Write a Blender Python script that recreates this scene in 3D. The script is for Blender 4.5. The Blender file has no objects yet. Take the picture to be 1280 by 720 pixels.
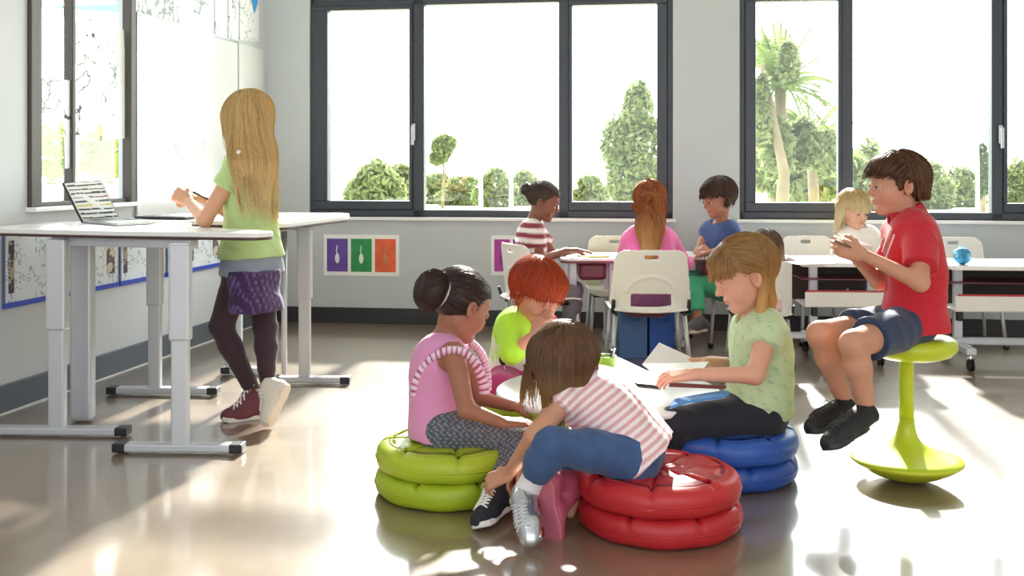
SKY_FRONT=7.0; SKY_BACK=1.85; SUN_E=18.0; FLOOR_SPEC=.9; EXPO=0.36
import bpy, math, random
import numpy as np
from mathutils import Vector, noise as mnoise
random.seed(7); rng = np.random.default_rng(7)
C = bpy.context.scene.collection
F0, HC, HY = 1300.0, 1.0, 214.0          # focal length in px of a 1280 frame, eye height, horizon row

def P(px, py, Z):                          # point seen at (px, py) that stands Z metres in front of the camera
    return np.array([(px-640.0)/F0*Z, Z, HC-(py-HY)/F0*Z])
def G(px, Z, z=0.0):
    return np.array([(px-640.0)/F0*Z, Z, z])
def V(*a): return np.array(a, dtype=float)
def nrm(v):
    v = np.asarray(v, float); return v/ (np.linalg.norm(v)+1e-12)
def lin(c):
    if isinstance(c, str):
        c = [int(c[i:i+2],16)/255 for i in (0,2,4)]
    return tuple((x/12.92 if x <= .04045 else ((x+.055)/1.055)**2.4) for x in c)

# ---------------------------------------------------------------- materials
def newmat(name):
    m = bpy.data.materials.new(name); m.use_nodes = True
    nt = m.node_tree; b = nt.nodes['Principled BSDF']
    return m, nt, b
def pmat(name, col, rough=.6, metal=0, spec=.5, var=0, vscale=8, bump=0, bscale=60, sheen=0, coat=0, sss=0, trans=0):
    m, nt, b = newmat(name); c = lin(col)
    b.inputs['Base Color'].default_value = (*c,1)
    b.inputs['Roughness'].default_value = rough; b.inputs['Metallic'].default_value = metal
    b.inputs['Specular IOR Level'].default_value = spec
    if sheen: b.inputs['Sheen Weight'].default_value = sheen
    if coat: b.inputs['Coat Weight'].default_value = coat; b.inputs['Coat Roughness'].default_value = .15
    if sss:
        b.inputs['Subsurface Weight'].default_value = sss; b.inputs['Subsurface Radius'].default_value = (.012,.005,.003); b.inputs['Subsurface Scale'].default_value = 1.0
    tc = nt.nodes.new('ShaderNodeTexCoord')
    if var:
        n = nt.nodes.new('ShaderNodeTexNoise'); n.inputs['Scale'].default_value = vscale; n.inputs['Detail'].default_value = 4
        r = nt.nodes.new('ShaderNodeMapRange'); r.inputs[1].default_value=.3; r.inputs[2].default_value=.7; r.inputs[3].default_value = 1-var; r.inputs[4].default_value = 1+var
        mx = nt.nodes.new('ShaderNodeVectorMath'); mx.operation='SCALE'; mx.inputs[0].default_value = c
        nt.links.new(tc.outputs['Object'], n.inputs['Vector']); nt.links.new(n.outputs['Fac'], r.inputs[0]); nt.links.new(r.outputs[0], mx.inputs['Scale'])
        nt.links.new(mx.outputs[0], b.inputs['Base Color'])
    if bump:
        n = nt.nodes.new('ShaderNodeTexNoise'); n.inputs['Scale'].default_value = bscale; n.inputs['Detail'].default_value = 3
        bp = nt.nodes.new('ShaderNodeBump'); bp.inputs['Strength'].default_value = bump; bp.inputs['Distance'].default_value = .004
        nt.links.new(tc.outputs['Object'], n.inputs['Vector']); nt.links.new(n.outputs['Fac'], bp.inputs['Height']); nt.links.new(bp.outputs[0], b.inputs['Normal'])
    return m
def attrmat(name, rough=.6, sss=0, sheen=0, spec=.4, trans=0, bump=0, bscale=60, var=0):
    """base colour from the mesh's own colour attribute 'Col' (skin, hair, printed cloth)"""
    m, nt, b = newmat(name)
    a = nt.nodes.new('ShaderNodeAttribute'); a.attribute_name = 'Col'
    nt.links.new(a.outputs['Color'], b.inputs['Base Color'])
    b.inputs['Roughness'].default_value = rough; b.inputs['Specular IOR Level'].default_value = spec
    if sheen: b.inputs['Sheen Weight'].default_value = sheen
    if sss:
        b.inputs['Subsurface Weight'].default_value = sss; b.inputs['Subsurface Radius'].default_value = (.012,.005,.003); b.inputs['Subsurface Scale'].default_value = 1.0
    if bump:
        tc = nt.nodes.new('ShaderNodeTexCoord')
        n = nt.nodes.new('ShaderNodeTexNoise'); n.inputs['Scale'].default_value = bscale; n.inputs['Detail'].default_value = 3
        bp = nt.nodes.new('ShaderNodeBump'); bp.inputs['Strength'].default_value = bump; bp.inputs['Distance'].default_value = .003
        nt.links.new(tc.outputs['Object'], n.inputs['Vector']); nt.links.new(n.outputs['Fac'], bp.inputs['Height']); nt.links.new(bp.outputs[0], b.inputs['Normal'])
    if trans:
        out = nt.nodes['Material Output']; t = nt.nodes.new('ShaderNodeBsdfTranslucent'); mx = nt.nodes.new('ShaderNodeMixShader')
        mx.inputs[0].default_value = trans
        nt.links.new(a.outputs['Color'], t.inputs['Color']); nt.links.new(b.outputs[0], mx.inputs[1]); nt.links.new(t.outputs[0], mx.inputs[2]); nt.links.new(mx.outputs[0], out.inputs['Surface'])
    return m

# ---------------------------------------------------------------- objects
def link(name, me, mat=None, parent=None):
    o = bpy.data.objects.new(name, me); C.objects.link(o)
    if mat is not None: me.materials.append(mat)
    if parent is not None: o.parent = parent
    return o
def tag(o, label=None, cat=None, group=None, kind=None):
    if label: o['label'] = label
    if cat: o['category'] = cat
    if group: o['group'] = group
    if kind: o['kind'] = kind
    return o
def thing(name, label, cat, loc=(0,0,0), rz=0, group=None):
    o = bpy.data.objects.new(name, None); C.objects.link(o); o.empty_display_size = .1
    o.location = tuple(float(v) for v in loc); o.rotation_euler = (0,0,rz)
    return tag(o, label, cat, group)
def copy_tree(o, loc, rz=None, label=None):
    def rec(s, par):
        c = s.copy(); C.objects.link(c)
        if par is not None: c.parent = par
        for ch in s.children: rec(ch, c)
        return c
    c = rec(o, None); c.location = tuple(float(v) for v in loc)
    if rz is not None: c.rotation_euler = (0,0,rz)
    if label: c['label'] = label
    return c
def mesh_np(name, v, quads, smooth=True, col=None):
    me = bpy.data.meshes.new(name)
    v = np.asarray(v, np.float32); q = np.asarray(quads, np.int32); k = q.shape[1]
    me.vertices.add(len(v)); me.vertices.foreach_set('co', v.ravel())
    me.loops.add(q.size); me.loops.foreach_set('vertex_index', q.ravel())
    me.polygons.add(len(q)); me.polygons.foreach_set('loop_start', np.arange(0, q.size, k, dtype=np.int32))
    try: me.polygons.foreach_set('loop_total', np.full(len(q), k, np.int32))
    except Exception: pass
    me.polygons.foreach_set('use_smooth', np.full(len(q), smooth, bool))
    me.update(calc_edges=True); me.validate()
    if col is not None:
        a = me.color_attributes.new('Col', 'FLOAT_COLOR', 'POINT')
        c = np.ones((len(v),4), np.float32); c[:,:3] = col; a.data.foreach_set('color', c.ravel())
    return me

class MB:
    """collects simple shapes, builds ONE mesh object"""
    def __init__(s): s.v=[]; s.f=[]; s.sm=[]
    def add(s, vs, fs, smooth=False):
        n=len(s.v); s.v += [tuple(float(c) for c in p) for p in vs]; s.f += [tuple(i+n for i in f) for f in fs]; s.sm += [smooth]*len(fs); return s
    def box(s, c, d, rz=0, rot=None):
        c=np.asarray(c,float); h=np.asarray(d,float)/2
        R = np.array([[math.cos(rz),-math.sin(rz),0],[math.sin(rz),math.cos(rz),0],[0,0,1]]) if rot is None else rot
        vs=[c+R@(h*np.array(q)) for q in ((-1,-1,-1),(1,-1,-1),(1,1,-1),(-1,1,-1),(-1,-1,1),(1,-1,1),(1,1,1),(-1,1,1))]
        return s.add(vs,[(0,3,2,1),(4,5,6,7),(0,1,5,4),(1,2,6,5),(2,3,7,6),(3,0,4,7)])
    def obox(s, a, b, w, t, up=(0,0,1)):
        """bar from a to b, w wide (sideways) and t thick"""
        a=np.asarray(a,float); b=np.asarray(b,float); d=nrm(b-a); x=nrm(np.cross(d,up)); y=np.cross(x,d)
        vs=[p+x*sx*w/2+y*sy*t/2 for p in (a,b) for sx,sy in ((-1,-1),(1,-1),(1,1),(-1,1))]
        return s.add(vs,[(0,1,2,3),(7,6,5,4),(0,4,5,1),(1,5,6,2),(2,6,7,3),(3,7,4,0)])
    def cyl(s, a, b, r, r2=None, n=16, caps=True):
        return s.tube([a,b],[r, r if r2 is None else r2], n, caps)
    def tube(s, pts, r, n=10, caps=True):
        pts=[np.asarray(p,float) for p in pts]; m=len(pts)
        if not hasattr(r,'__len__'): r=[r]*m
        vs=[]; fs=[]; ref=None
        for i,p in enumerate(pts):
            t=nrm(pts[min(i+1,m-1)]-pts[max(i-1,0)])
            if ref is None: ref = V(0,0,1) if abs(t[2])<.9 else V(1,0,0)
            x=nrm(np.cross(t,ref)); y=np.cross(t,x); ref=-y if False else ref-t*np.dot(ref,t)
            if np.linalg.norm(ref)<1e-4: ref=V(.3,.8,.2)
            for k in range(n):
                a=2*math.pi*k/n; vs.append(p+r[i]*(math.cos(a)*x+math.sin(a)*y))
        for i in range(m-1):
            for k in range(n):
                k2=(k+1)%n; fs.append((i*n+k,i*n+k2,(i+1)*n+k2,(i+1)*n+k))
        s.add(vs,fs,True)
        if caps:
            n0=len(s.v)-len(vs)
            s.f += [tuple(n0+k for k in reversed(range(n))), tuple(n0+(m-1)*n+k for k in range(n))]; s.sm += [False]*2
        return s
    def lathe(s, c, prof, n=48, sx=1, sy=1, fn=None):
        """prof: (r, z) from bottom to top"""
        c=np.asarray(c,float); vs=[]; fs=[]
        for r,z in prof:
            for k in range(n):
                a=2*math.pi*k/n; rr,zz=(r,z) if fn is None else fn(r,z,a)
                vs.append(c+V(rr*math.cos(a)*sx, rr*math.sin(a)*sy, zz))
        m=len(prof)
        for i in range(m-1):
            for k in range(n):
                k2=(k+1)%n; fs.append((i*n+k,i*n+k2,(i+1)*n+k2,(i+1)*n+k))
        if prof[0][0]>1e-6: fs.append(tuple(reversed(range(n))))
        if prof[-1][0]>1e-6: fs.append(tuple((m-1)*n+k for k in range(n)))
        return s.add(vs,fs,True)
    def ball(s, c, r, n=16, rows=10):
        r = (r,r,r) if not hasattr(r,'__len__') else r
        c=np.asarray(c,float)
        vs=[]; fs=[]
        for i in range(rows+1):
            t=-math.pi/2+math.pi*i/rows
            for k in range(n):
                a=2*math.pi*k/n; vs.append(c+V(r[0]*math.cos(t)*math.cos(a), r[1]*math.cos(t)*math.sin(a), r[2]*math.sin(t)))
        for i in range(rows):
            for k in range(n):
                k2=(k+1)%n; fs.append((i*n+k,i*n+k2,(i+1)*n+k2,(i+1)*n+k))
        return s.add(vs,fs,True)
    def prism(s, poly, z0, z1, smooth=False):
        n=len(poly); a=sum(poly[i][0]*poly[(i+1)%n][1]-poly[(i+1)%n][0]*poly[i][1] for i in range(n))
        if a<0: poly=poly[::-1]
        vs=[(x,y,z0) for x,y in poly]+[(x,y,z1) for x,y in poly]
        fs=[tuple(reversed(range(n))), tuple(range(n,2*n))]+[(i,(i+1)%n,n+(i+1)%n,n+i) for i in range(n)]
        return s.add(vs,fs)
    def quad(s, a,b,c,d): return s.add([a,b,c,d],[(0,1,2,3)])
    def build(s, name, mat, parent=None, bevel=0, seg=2, off=None):
        v=np.array(s.v,float)
        if off is not None: v=v-np.asarray(off,float)
        me=bpy.data.meshes.new(name); me.from_pydata([tuple(p) for p in v],[],s.f)
        me.polygons.foreach_set('use_smooth', s.sm); me.update()
        o=link(name, me, mat, parent)
        if bevel:
            b=o.modifiers.new('bevel','BEVEL'); b.width=bevel; b.segments=seg; b.limit_method='ANGLE'; b.angle_limit=math.radians(40)
        return o
def rpoly(pts, r, n=6):
    """polygon with rounded corners"""
    out=[]; m=len(pts)
    for i in range(m):
        p=np.array(pts[i],float); a=np.array(pts[i-1],float); b=np.array(pts[(i+1)%m],float)
        rr=min(r, .45*np.linalg.norm(a-p), .45*np.linalg.norm(b-p))
        s=p+nrm(a-p)*rr; e=p+nrm(b-p)*rr
        for k in range(n+1):
            t=k/n; out.append(tuple((1-t)**2*s+2*t*(1-t)*p+t*t*e))
    return out

# ---------------------------------------------------------------- signed distance modelling
def cone(a,b,ra,rb,k=.015,capa=False,capb=False): return ('c',np.asarray(a,float),np.asarray(b,float),ra,rb,k,capa,capb)
def ell(c,r,k=.01,R=None): return ('e',np.asarray(c,float),np.asarray(r,float),np.eye(3) if R is None else np.asarray(R,float),k)
def fnp(f,lo,hi,k=.001): return ('f',f,np.asarray(lo,float),np.asarray(hi,float),k)
def pbox(p):
    if p[0]=='c':
        r=max(p[3],p[4]); return np.minimum(p[1],p[2])-r, np.maximum(p[1],p[2])+r
    if p[0]=='e':
        e=np.sqrt(((p[3].T*p[2])**2).sum(1)); return p[1]-e, p[1]+e
    return p[2],p[3]
def pk(p): return {'c':lambda:p[5],'e':lambda:p[4],'f':lambda:p[4]}[p[0]]()
def peval(p,X):
    if p[0]=='c':
        a,b,ra,rb=p[1:5]; ab=b-a; L2=float(ab@ab)+1e-12; pa=X-a
        h=(pa@ab)/L2; hc=np.clip(h,0,1)
        d=np.sqrt(((pa-hc[...,None]*ab)**2).sum(-1))-(ra+(rb-ra)*hc)
        L=math.sqrt(L2)
        if p[6]: d=np.maximum(d,-h*L)
        if p[7]: d=np.maximum(d,(h-1)*L)
        return d
    if p[0]=='e':
        q=(X-p[1])@p[3].T; r=p[2]
        k0=np.sqrt(((q/r)**2).sum(-1)); k1=np.sqrt(((q/(r*r))**2).sum(-1))+1e-9
        return k0*(k0-1)/k1
    return p[1](X)
def smin(a,b,k):
    h=np.maximum(k-np.abs(a-b),0)/k; return np.minimum(a,b)-h*h*k*.25
def grp(prims,cuts=(),subs=(),k=.003): return dict(prims=prims,cuts=list(cuts),subs=list(subs),k=k)
def geval_pts(groups,X):
    F=None
    for g in groups:
        D=np.full(X.shape[:-1],.25)
        for p in g['prims']: D=smin(D,peval(p,X),pk(p))
        for (c,n) in g['cuts']: D=np.maximum(D,(X-c)@n)
        for p in g['subs']: D=-smin(-D,peval(p,X),pk(p))
        F=D if F is None else smin(F,D,g['k'])
    return F
def gbounds(groups,pad):
    lo=np.min([pbox(p)[0] for g in groups for p in g['prims']],0)-pad
    hi=np.max([pbox(p)[1] for g in groups for p in g['prims']],0)+pad
    return lo,hi
def geval_grid(groups,lo,hi,h,disp=None):
    n=np.ceil((hi-lo)/h).astype(int)+1
    ax=[(lo[i]+np.arange(n[i])*h).astype(np.float32) for i in range(3)]
    F=np.full(n,.06,np.float32)
    def sub(l,u):
        i0=np.clip(np.floor((l-lo)/h).astype(int),0,n); i1=np.clip(np.ceil((u-lo)/h).astype(int)+1,0,n)
        if np.any(i1<=i0): return None
        s=tuple(slice(a,b) for a,b in zip(i0,i1))
        X=np.stack(np.meshgrid(ax[0][s[0]],ax[1][s[1]],ax[2][s[2]],indexing='ij'),-1)
        return s,X
    for g in groups:
        gl,gh=gbounds([g],.03); r=sub(gl,gh)
        if r is None: continue
        gs,_=r; D=np.full(n,.06,np.float32)
        for p in g['prims']:
            l,u=pbox(p); m=pk(p)+.012; r=sub(l-m,u+m)
            if r is None: continue
            s,X=r; D[s]=smin(D[s],peval(p,X).astype(np.float32),pk(p))
        if g['cuts']:
            X=np.stack(np.meshgrid(ax[0][gs[0]],ax[1][gs[1]],ax[2][gs[2]],indexing='ij'),-1)
            for (c,nn) in g['cuts']: D[gs]=np.maximum(D[gs],(X-c)@nn)
        for p in g['subs']:
            l,u=pbox(p); m=pk(p)+.012; r=sub(l-m,u+m)
            if r is None: continue
            s,X=r; D[s]=-smin(-D[s],peval(p,X).astype(np.float32),pk(p))
        F[gs]=smin(F[gs],D[gs],g['k'])
    if disp is not None:
        near=np.abs(F)<.03; idx=np.nonzero(near)
        X=np.stack([ax[i][idx[i]] for i in range(3)],-1)
        F[near]=F[near]+disp(X).astype(np.float32)
    F[0]=F[-1]=.05; F[:,0]=F[:,-1]=.05; F[:,:,0]=F[:,:,-1]=.05
    return F
def nets(F,lo,h):
    n=np.array(F.shape); m=n-1; ins=F<0; S=None
    cells=[];pts=[];quads=[]
    for a in range(3):
        b,c=(a+1)%3,(a+2)%3
        s0=[slice(None)]*3; s1=[slice(None)]*3; s0[a]=slice(0,-1); s1[a]=slice(1,None)
        A=F[tuple(s0)]; B=F[tuple(s1)]; cr=(ins[tuple(s0)]!=ins[tuple(s1)])
        idx=np.argwhere(cr)
        idx=idx[(idx[:,b]>0)&(idx[:,c]>0)&(idx[:,b]<n[b]-1)&(idx[:,c]<n[c]-1)]
        if len(idx)==0: continue
        fa=A[tuple(idx.T)]; fb=B[tuple(idx.T)]; t=fa/(fa-fb)
        p=idx.astype(float); p[:,a]+=t
        qs=[]
        for db,dc in ((-1,-1),(0,-1),(0,0),(-1,0)):
            ci=idx.copy(); ci[:,b]+=db; ci[:,c]+=dc
            fl=(ci[:,0]*m[1]+ci[:,1])*m[2]+ci[:,2]
            cells.append(fl); pts.append(p); qs.append(fl)
        q=np.stack(qs,1); flip=fa>=0; q[flip]=q[flip][:,::-1]; quads.append(q)
    if not cells: return np.zeros((0,3)),np.zeros((0,4),int)
    cells=np.concatenate(cells); pts=np.concatenate(pts); quads=np.concatenate(quads)
    u,inv=np.unique(cells,return_inverse=True); cnt=np.bincount(inv)
    v=np.stack([np.bincount(inv,pts[:,i])/cnt for i in range(3)],1)
    q=np.searchsorted(u,quads)
    return lo+v*h,q
def sdf_mesh(groups,h,boxes=(),disp=None):
    lo,hi=gbounds(groups,3*h+.01)
    v,q=nets(geval_grid(groups,lo,hi,h,disp),lo,h)
    V_,Q_=[v],[q]
    for (bl,bh,hf) in boxes:
        inb=np.all((v>bl+h*.6)&(v<bh-h*.6),1)
        Q_[0]=Q_[0][~np.all(inb[Q_[0]],1)]
        bl2,bh2=bl-h*.3,bh+h*.3
        l=np.maximum(bl2,lo); u=np.minimum(bh2,hi)
        G_=geval_grid(groups,l-2*hf,u+2*hf,hf,disp)
        vv,qq=nets(G_,l-2*hf,hf)
        if len(qq)==0: continue
        # drop the end caps made where the fine grid stops
        oin=np.all((vv>l-hf*.6)&(vv<u+hf*.6),1)
        qq=qq[np.all(oin[qq],1)]
        V_.append(vv);Q_.append(qq)
    off=0;qs=[]
    for vv,qq in zip(V_,Q_): qs.append(qq+off); off+=len(vv)
    v=np.concatenate(V_); q=np.concatenate(qs)
    used=np.unique(q); remap=np.zeros(len(v),int); remap[used]=np.arange(len(used))
    return v[used],remap[q]
def sdf_obj(name,groups,h,mat,parent=None,off=(0,0,0),boxes=(),disp=None,col=None,smooth_it=0):
    v,q=sdf_mesh(groups,h,boxes,disp)
    c=None if col is None else (col(v) if callable(col) else np.broadcast_to(np.array(col),(len(v),3)))
    o=link(name,mesh_np(name,v-np.asarray(off),q,True,c),mat,parent)
    return o
def folds(amp,freq=45.,seed=0,axis=None):
    r=np.random.default_rng(seed); k1,k2,k3=[nrm(r.normal(size=3))*freq*f for f in (1,.7,1.9)]
    if axis is not None:
        a=nrm(axis); k1=k1*.35+a*freq; k2=k2*.4+a*freq*.6
    ph=r.uniform(0,6,3)
    def f(X):
        w=np.sin(X@k2+ph[1]); c=1-np.abs(np.sin(.5*(X@k1)+1.3*w+ph[0])); c2=1-np.abs(np.sin(.5*(X@k3)+1.5*np.sin(X@k1*.6)+ph[2]))
        return amp*(np.sin(X@k1+1.6*w+ph[0])*.45-.9*c**3-.6*c2**3+.25)
    return f
def ramp_noise(X,scale,seed=0):
    r=np.random.default_rng(seed); s=0
    for i in range(4):
        k=r.normal(size=3)*scale*(1+i*.7); s=s+np.sin(X@k+r.uniform(0,6))/(1+i*.5)
    return s/2.5
def strand_tubes(paths,r0,r1,colf,sides=3):
    """paths (N,M,3) -> thin tapering hairs as one set of quads"""
    N,M,_=paths.shape
    t=np.zeros_like(paths); t[:,1:-1]=paths[:,2:]-paths[:,:-2]; t[:,0]=paths[:,1]-paths[:,0]; t[:,-1]=paths[:,-1]-paths[:,-2]
    t/=np.linalg.norm(t,axis=-1,keepdims=True)+1e-9
    ref=np.array([.31,.77,.55]); x=np.cross(t,ref); x/=np.linalg.norm(x,axis=-1,keepdims=True)+1e-9; y=np.cross(t,x)
    rad=(r0+(r1-r0)*np.linspace(0,1,M)**2)[None,:,None]
    vs=[]
    for k in range(sides):
        a=2*math.pi*k/sides; vs.append(paths+rad*(math.cos(a)*x+math.sin(a)*y))
    v=np.stack(vs,2)                       # N,M,S,3
    idx=np.arange(N*M*sides).reshape(N,M,sides); qs=[]
    for k in range(sides):
        k2=(k+1)%sides
        qs.append(np.stack([idx[:,:-1,k],idx[:,:-1,k2],idx[:,1:,k2],idx[:,1:,k]],-1).reshape(-1,4))
    col=colf(N)                            # N,3
    c=np.repeat(col,M*sides,0)
    return v.reshape(-1,3),np.concatenate(qs),c
# ================================================================= camera, light
cam = bpy.data.cameras.new('camera'); co = bpy.data.objects.new('camera', cam); C.objects.link(co)
cam.sensor_width = 36; cam.lens = F0/1280*36; cam.shift_y = -(360-HY)/1280.0
co.location = (0,0,HC); co.rotation_euler = (math.pi/2,0,0); cam.clip_start=.05; cam.clip_end=400
bpy.context.scene.camera = co
sc = bpy.context.scene
sc.view_settings.view_transform='Standard'; sc.view_settings.look='None'; sc.view_settings.gamma=1; sc.view_settings.exposure=EXPO if 'EXPO' in globals() else 0.0
sc.view_settings.use_curve_mapping=False
try:
    sc.cycles.use_denoising=True; sc.cycles.max_bounces=8; sc.cycles.diffuse_bounces=5; sc.cycles.glossy_bounces=4; sc.cycles.transparent_max_bounces=12
    sc.cycles.sample_clamp_indirect=6; sc.cycles.caustics_reflective=False; sc.cycles.caustics_refractive=False
except Exception: pass

w = bpy.data.worlds.new('sky'); sc.world = w; w.use_nodes = True; nt = w.node_tree
bg = nt.nodes['Background']; tc = nt.nodes.new('ShaderNodeTexCoord'); sp = nt.nodes.new('ShaderNodeSeparateXYZ')
nt.links.new(tc.outputs['Generated'], sp.inputs[0])
mr = nt.nodes.new('ShaderNodeMapRange'); mr.inputs[1].default_value=-.35; mr.inputs[2].default_value=.6; mr.inputs[3].default_value=SKY_BACK; mr.inputs[4].default_value=SKY_FRONT
nt.links.new(sp.outputs['Y'], mr.inputs[0]); nt.links.new(mr.outputs[0], bg.inputs['Strength'])
bg.inputs['Color'].default_value = (.93,.97,1,1)

sun = bpy.data.lights.new('sun','SUN'); sun.energy=SUN_E; sun.angle=math.radians(2.5); sun.color=(1,.97,.92)
so = bpy.data.objects.new('sun', sun); C.objects.link(so)
sd = nrm(V(.15,1,.55)); so.rotation_euler = Vector(sd).to_track_quat('Z','Y').to_euler(); so.location=(2,14,9)

# ================================================================= frames of the two walls
A8=math.radians(8); UB=V(math.cos(A8),-math.sin(A8),0); VB=V(math.sin(A8),math.cos(A8),0); OB=V(-1.64,6.944,0)
RB=np.stack([UB,VB,V(0,0,1)],1)
A10=math.radians(10); UL=V(math.sin(A10),math.cos(A10),0); NL=V(math.cos(A10),-math.sin(A10),0); OL=V(-2.864,0,0)
RL=np.stack([UL,-NL,V(0,0,1)],1)      # local x along wall (away), local y out of the room
def bZ(px): return 6.714/(1+.1405*(px-640)/F0)
def bS(px): Z=bZ(px); return float((G(px,Z)-OB)@UB)
def bz(px,py): return HC-(py-HY)/F0*bZ(px)
def bP(s,t,z): return OB+UB*s+VB*t+V(0,0,z)
def lZ(px): return 2.864/(.1763-(px-640)/F0)
def lS(px): return lZ(px)/math.cos(A10)
def lz(px,py): return HC-(py-HY)/F0*lZ(px)
def lP(s,t,z): return OL+UL*s-NL*t+V(0,0,z)     # t<0 = into the room
def bbox_(mb,s0,s1,t0,t1,z0,z1): return mb.box(bP((s0+s1)/2,(t0+t1)/2,(z0+z1)/2),(s1-s0,t1-t0,z1-z0),rot=RB)
def lbox_(mb,s0,s1,t0,t1,z0,z1): return mb.box(lP((s0+s1)/2,(t0+t1)/2,(z0+z1)/2),(s1-s0,t1-t0,z1-z0),rot=RL)
def struct(o): return tag(o,kind='structure')

M={}
M['wall']=pmat('white_plaster','D3D6D9',.75,var=.02,vscale=3,bump=.05)
M['wall_b']=pmat('grey_plaster','C3C8CB',.7,var=.02,vscale=3,bump=.05)
M['ceil']=pmat('ceiling_paint','EDEDEB',.8)
M['white']=pmat('white_laminate','F1F1F0',.25)
M['whitepl']=pmat('white_plastic','E9E7E4',.4)
M['silver']=pmat('silver_paint','C9CCD2',.38,metal=.25)
M['chrome']=pmat('chrome','D9DADD',.14,metal=1)
M['alu']=pmat('brushed_aluminium','B9BCC0',.3,metal=.8)
M['black']=pmat('black_plastic','17171A',.45)
M['frame']=pmat('anthracite_frame','3A3F49',.4)
M['frame_br']=pmat('bronze_frame','4A423C',.45)
M['base_b']=pmat('black_baseboard','2E2B2D',.5)
M['base_l']=pmat('slate_baseboard','646A74',.5)
M['edge']=pmat('brown_edge','4A3430',.4)
M['maroon']=pmat('maroon_plastic','6E2C3A',.4)
M['paper']=pmat('paper','F4F4F2',.7)

def floor_mat():
    m,nt,b=newmat('polished_concrete'); tc=nt.nodes.new('ShaderNodeTexCoord')
    n=nt.nodes.new('ShaderNodeTexNoise'); n.inputs['Scale'].default_value=.9; n.inputs['Detail'].default_value=8; n.inputs['Roughness'].default_value=.6
    n2=nt.nodes.new('ShaderNodeTexNoise'); n2.inputs['Scale'].default_value=14; n2.inputs['Detail'].default_value=5
    cr=nt.nodes.new('ShaderNodeValToRGB'); e=cr.color_ramp.elements; e[0].position=.3; e[0].color=(*lin('7A6852'),1); e[1].position=.7; e[1].color=(*lin('958370'),1)
    mx=nt.nodes.new('ShaderNodeMath'); mx.operation='MULTIPLY_ADD'; mx.inputs[1].default_value=.25; 
    nt.links.new(tc.outputs['Object'],n.inputs['Vector']); nt.links.new(tc.outputs['Object'],n2.inputs['Vector'])
    nt.links.new(n2.outputs['Fac'],mx.inputs[0]); 
    sb=nt.nodes.new('ShaderNodeMath'); sb.operation='SUBTRACT'; sb.inputs[1].default_value=.125; nt.links.new(n.outputs['Fac'],sb.inputs[0]); nt.links.new(sb.outputs[0],mx.inputs[2])
    nt.links.new(mx.outputs[0],cr.inputs[0]); nt.links.new(cr.outputs[0],b.inputs['Base Color'])
    rr=nt.nodes.new('ShaderNodeMapRange'); rr.inputs[1].default_value=.3; rr.inputs[2].default_value=.7; rr.inputs[3].default_value=.30; rr.inputs[4].default_value=.40
    nt.links.new(n.outputs['Fac'],rr.inputs[0]); nt.links.new(rr.outputs[0],b.inputs['Roughness'])
    b.inputs['Specular IOR Level'].default_value=FLOOR_SPEC; b.inputs['Coat Weight'].default_value=1; b.inputs['Coat Roughness'].default_value=.10; b.inputs['Coat IOR'].default_value=1.65
    bp=nt.nodes.new('ShaderNodeBump'); bp.inputs['Strength'].default_value=.05; bp.inputs['Distance'].default_value=.002
    n3=nt.nodes.new('ShaderNodeTexNoise'); n3.inputs['Scale'].default_value=5; nt.links.new(tc.outputs['Object'],n3.inputs['Vector']); nt.links.new(n3.outputs['Fac'],bp.inputs['Height']); nt.links.new(bp.outputs[0],b.inputs['Normal'])
    return m
def glass_mat():
    m=bpy.data.materials.new('clear_glass'); m.use_nodes=True; nt=m.node_tree; nt.nodes.remove(nt.nodes['Principled BSDF'])
    t=nt.nodes.new('ShaderNodeBsdfTransparent'); t.inputs[0].default_value=(.96,.98,.97,1); g=nt.nodes.new('ShaderNodeBsdfGlossy'); g.inputs['Roughness'].default_value=.01
    lw=nt.nodes.new('ShaderNodeLayerWeight'); lw.inputs[0].default_value=.5; pw=nt.nodes.new('ShaderNodeMath'); pw.operation='POWER'; pw.inputs[1].default_value=5; nt.links.new(lw.outputs['Facing'],pw.inputs[0]); f=nt.nodes.new('ShaderNodeMath'); f.operation='MULTIPLY_ADD'; f.inputs[1].default_value=.9; f.inputs[2].default_value=.04; nt.links.new(pw.outputs[0],f.inputs[0]); x=nt.nodes.new('ShaderNodeMixShader')
    nt.links.new(f.outputs[0],x.inputs[0]); nt.links.new(t.outputs[0],x.inputs[1]); nt.links.new(g.outputs[0],x.inputs[2]); nt.links.new(x.outputs[0],nt.nodes['Material Output'].inputs['Surface'])
    return m
M['glass']=glass_mat()

WH=3.0; WT=.22                                        # room height, wall thickness
xr=4.3                                                # right wall
# floor: one slab that follows the two walls
fl=MB().prism([(-2.864-.35-1.8*.1763*1.0,-1.8),(xr+.2,-1.8),(xr+.2,6.9),(xr,6.35)] if False else
   [tuple(lP(-1.8,.1,0)[:2]),(xr+.1,-1.8),(xr+.1,6.714-.1405*(xr+.1)+.1),tuple((OB+VB*.12-UB*.12)[:2])],-.12,0).build('floor',floor_mat()); struct(fl)
ce=MB().prism([tuple(lP(-1.8,.1,0)[:2]),(xr+.1,-1.8),(xr+.1,6.714-.1405*(xr+.1)+.1),tuple((OB+VB*.12-UB*.12)[:2])],WH,WH+.1).build('ceiling',M['ceil']); struct(ce)

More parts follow.
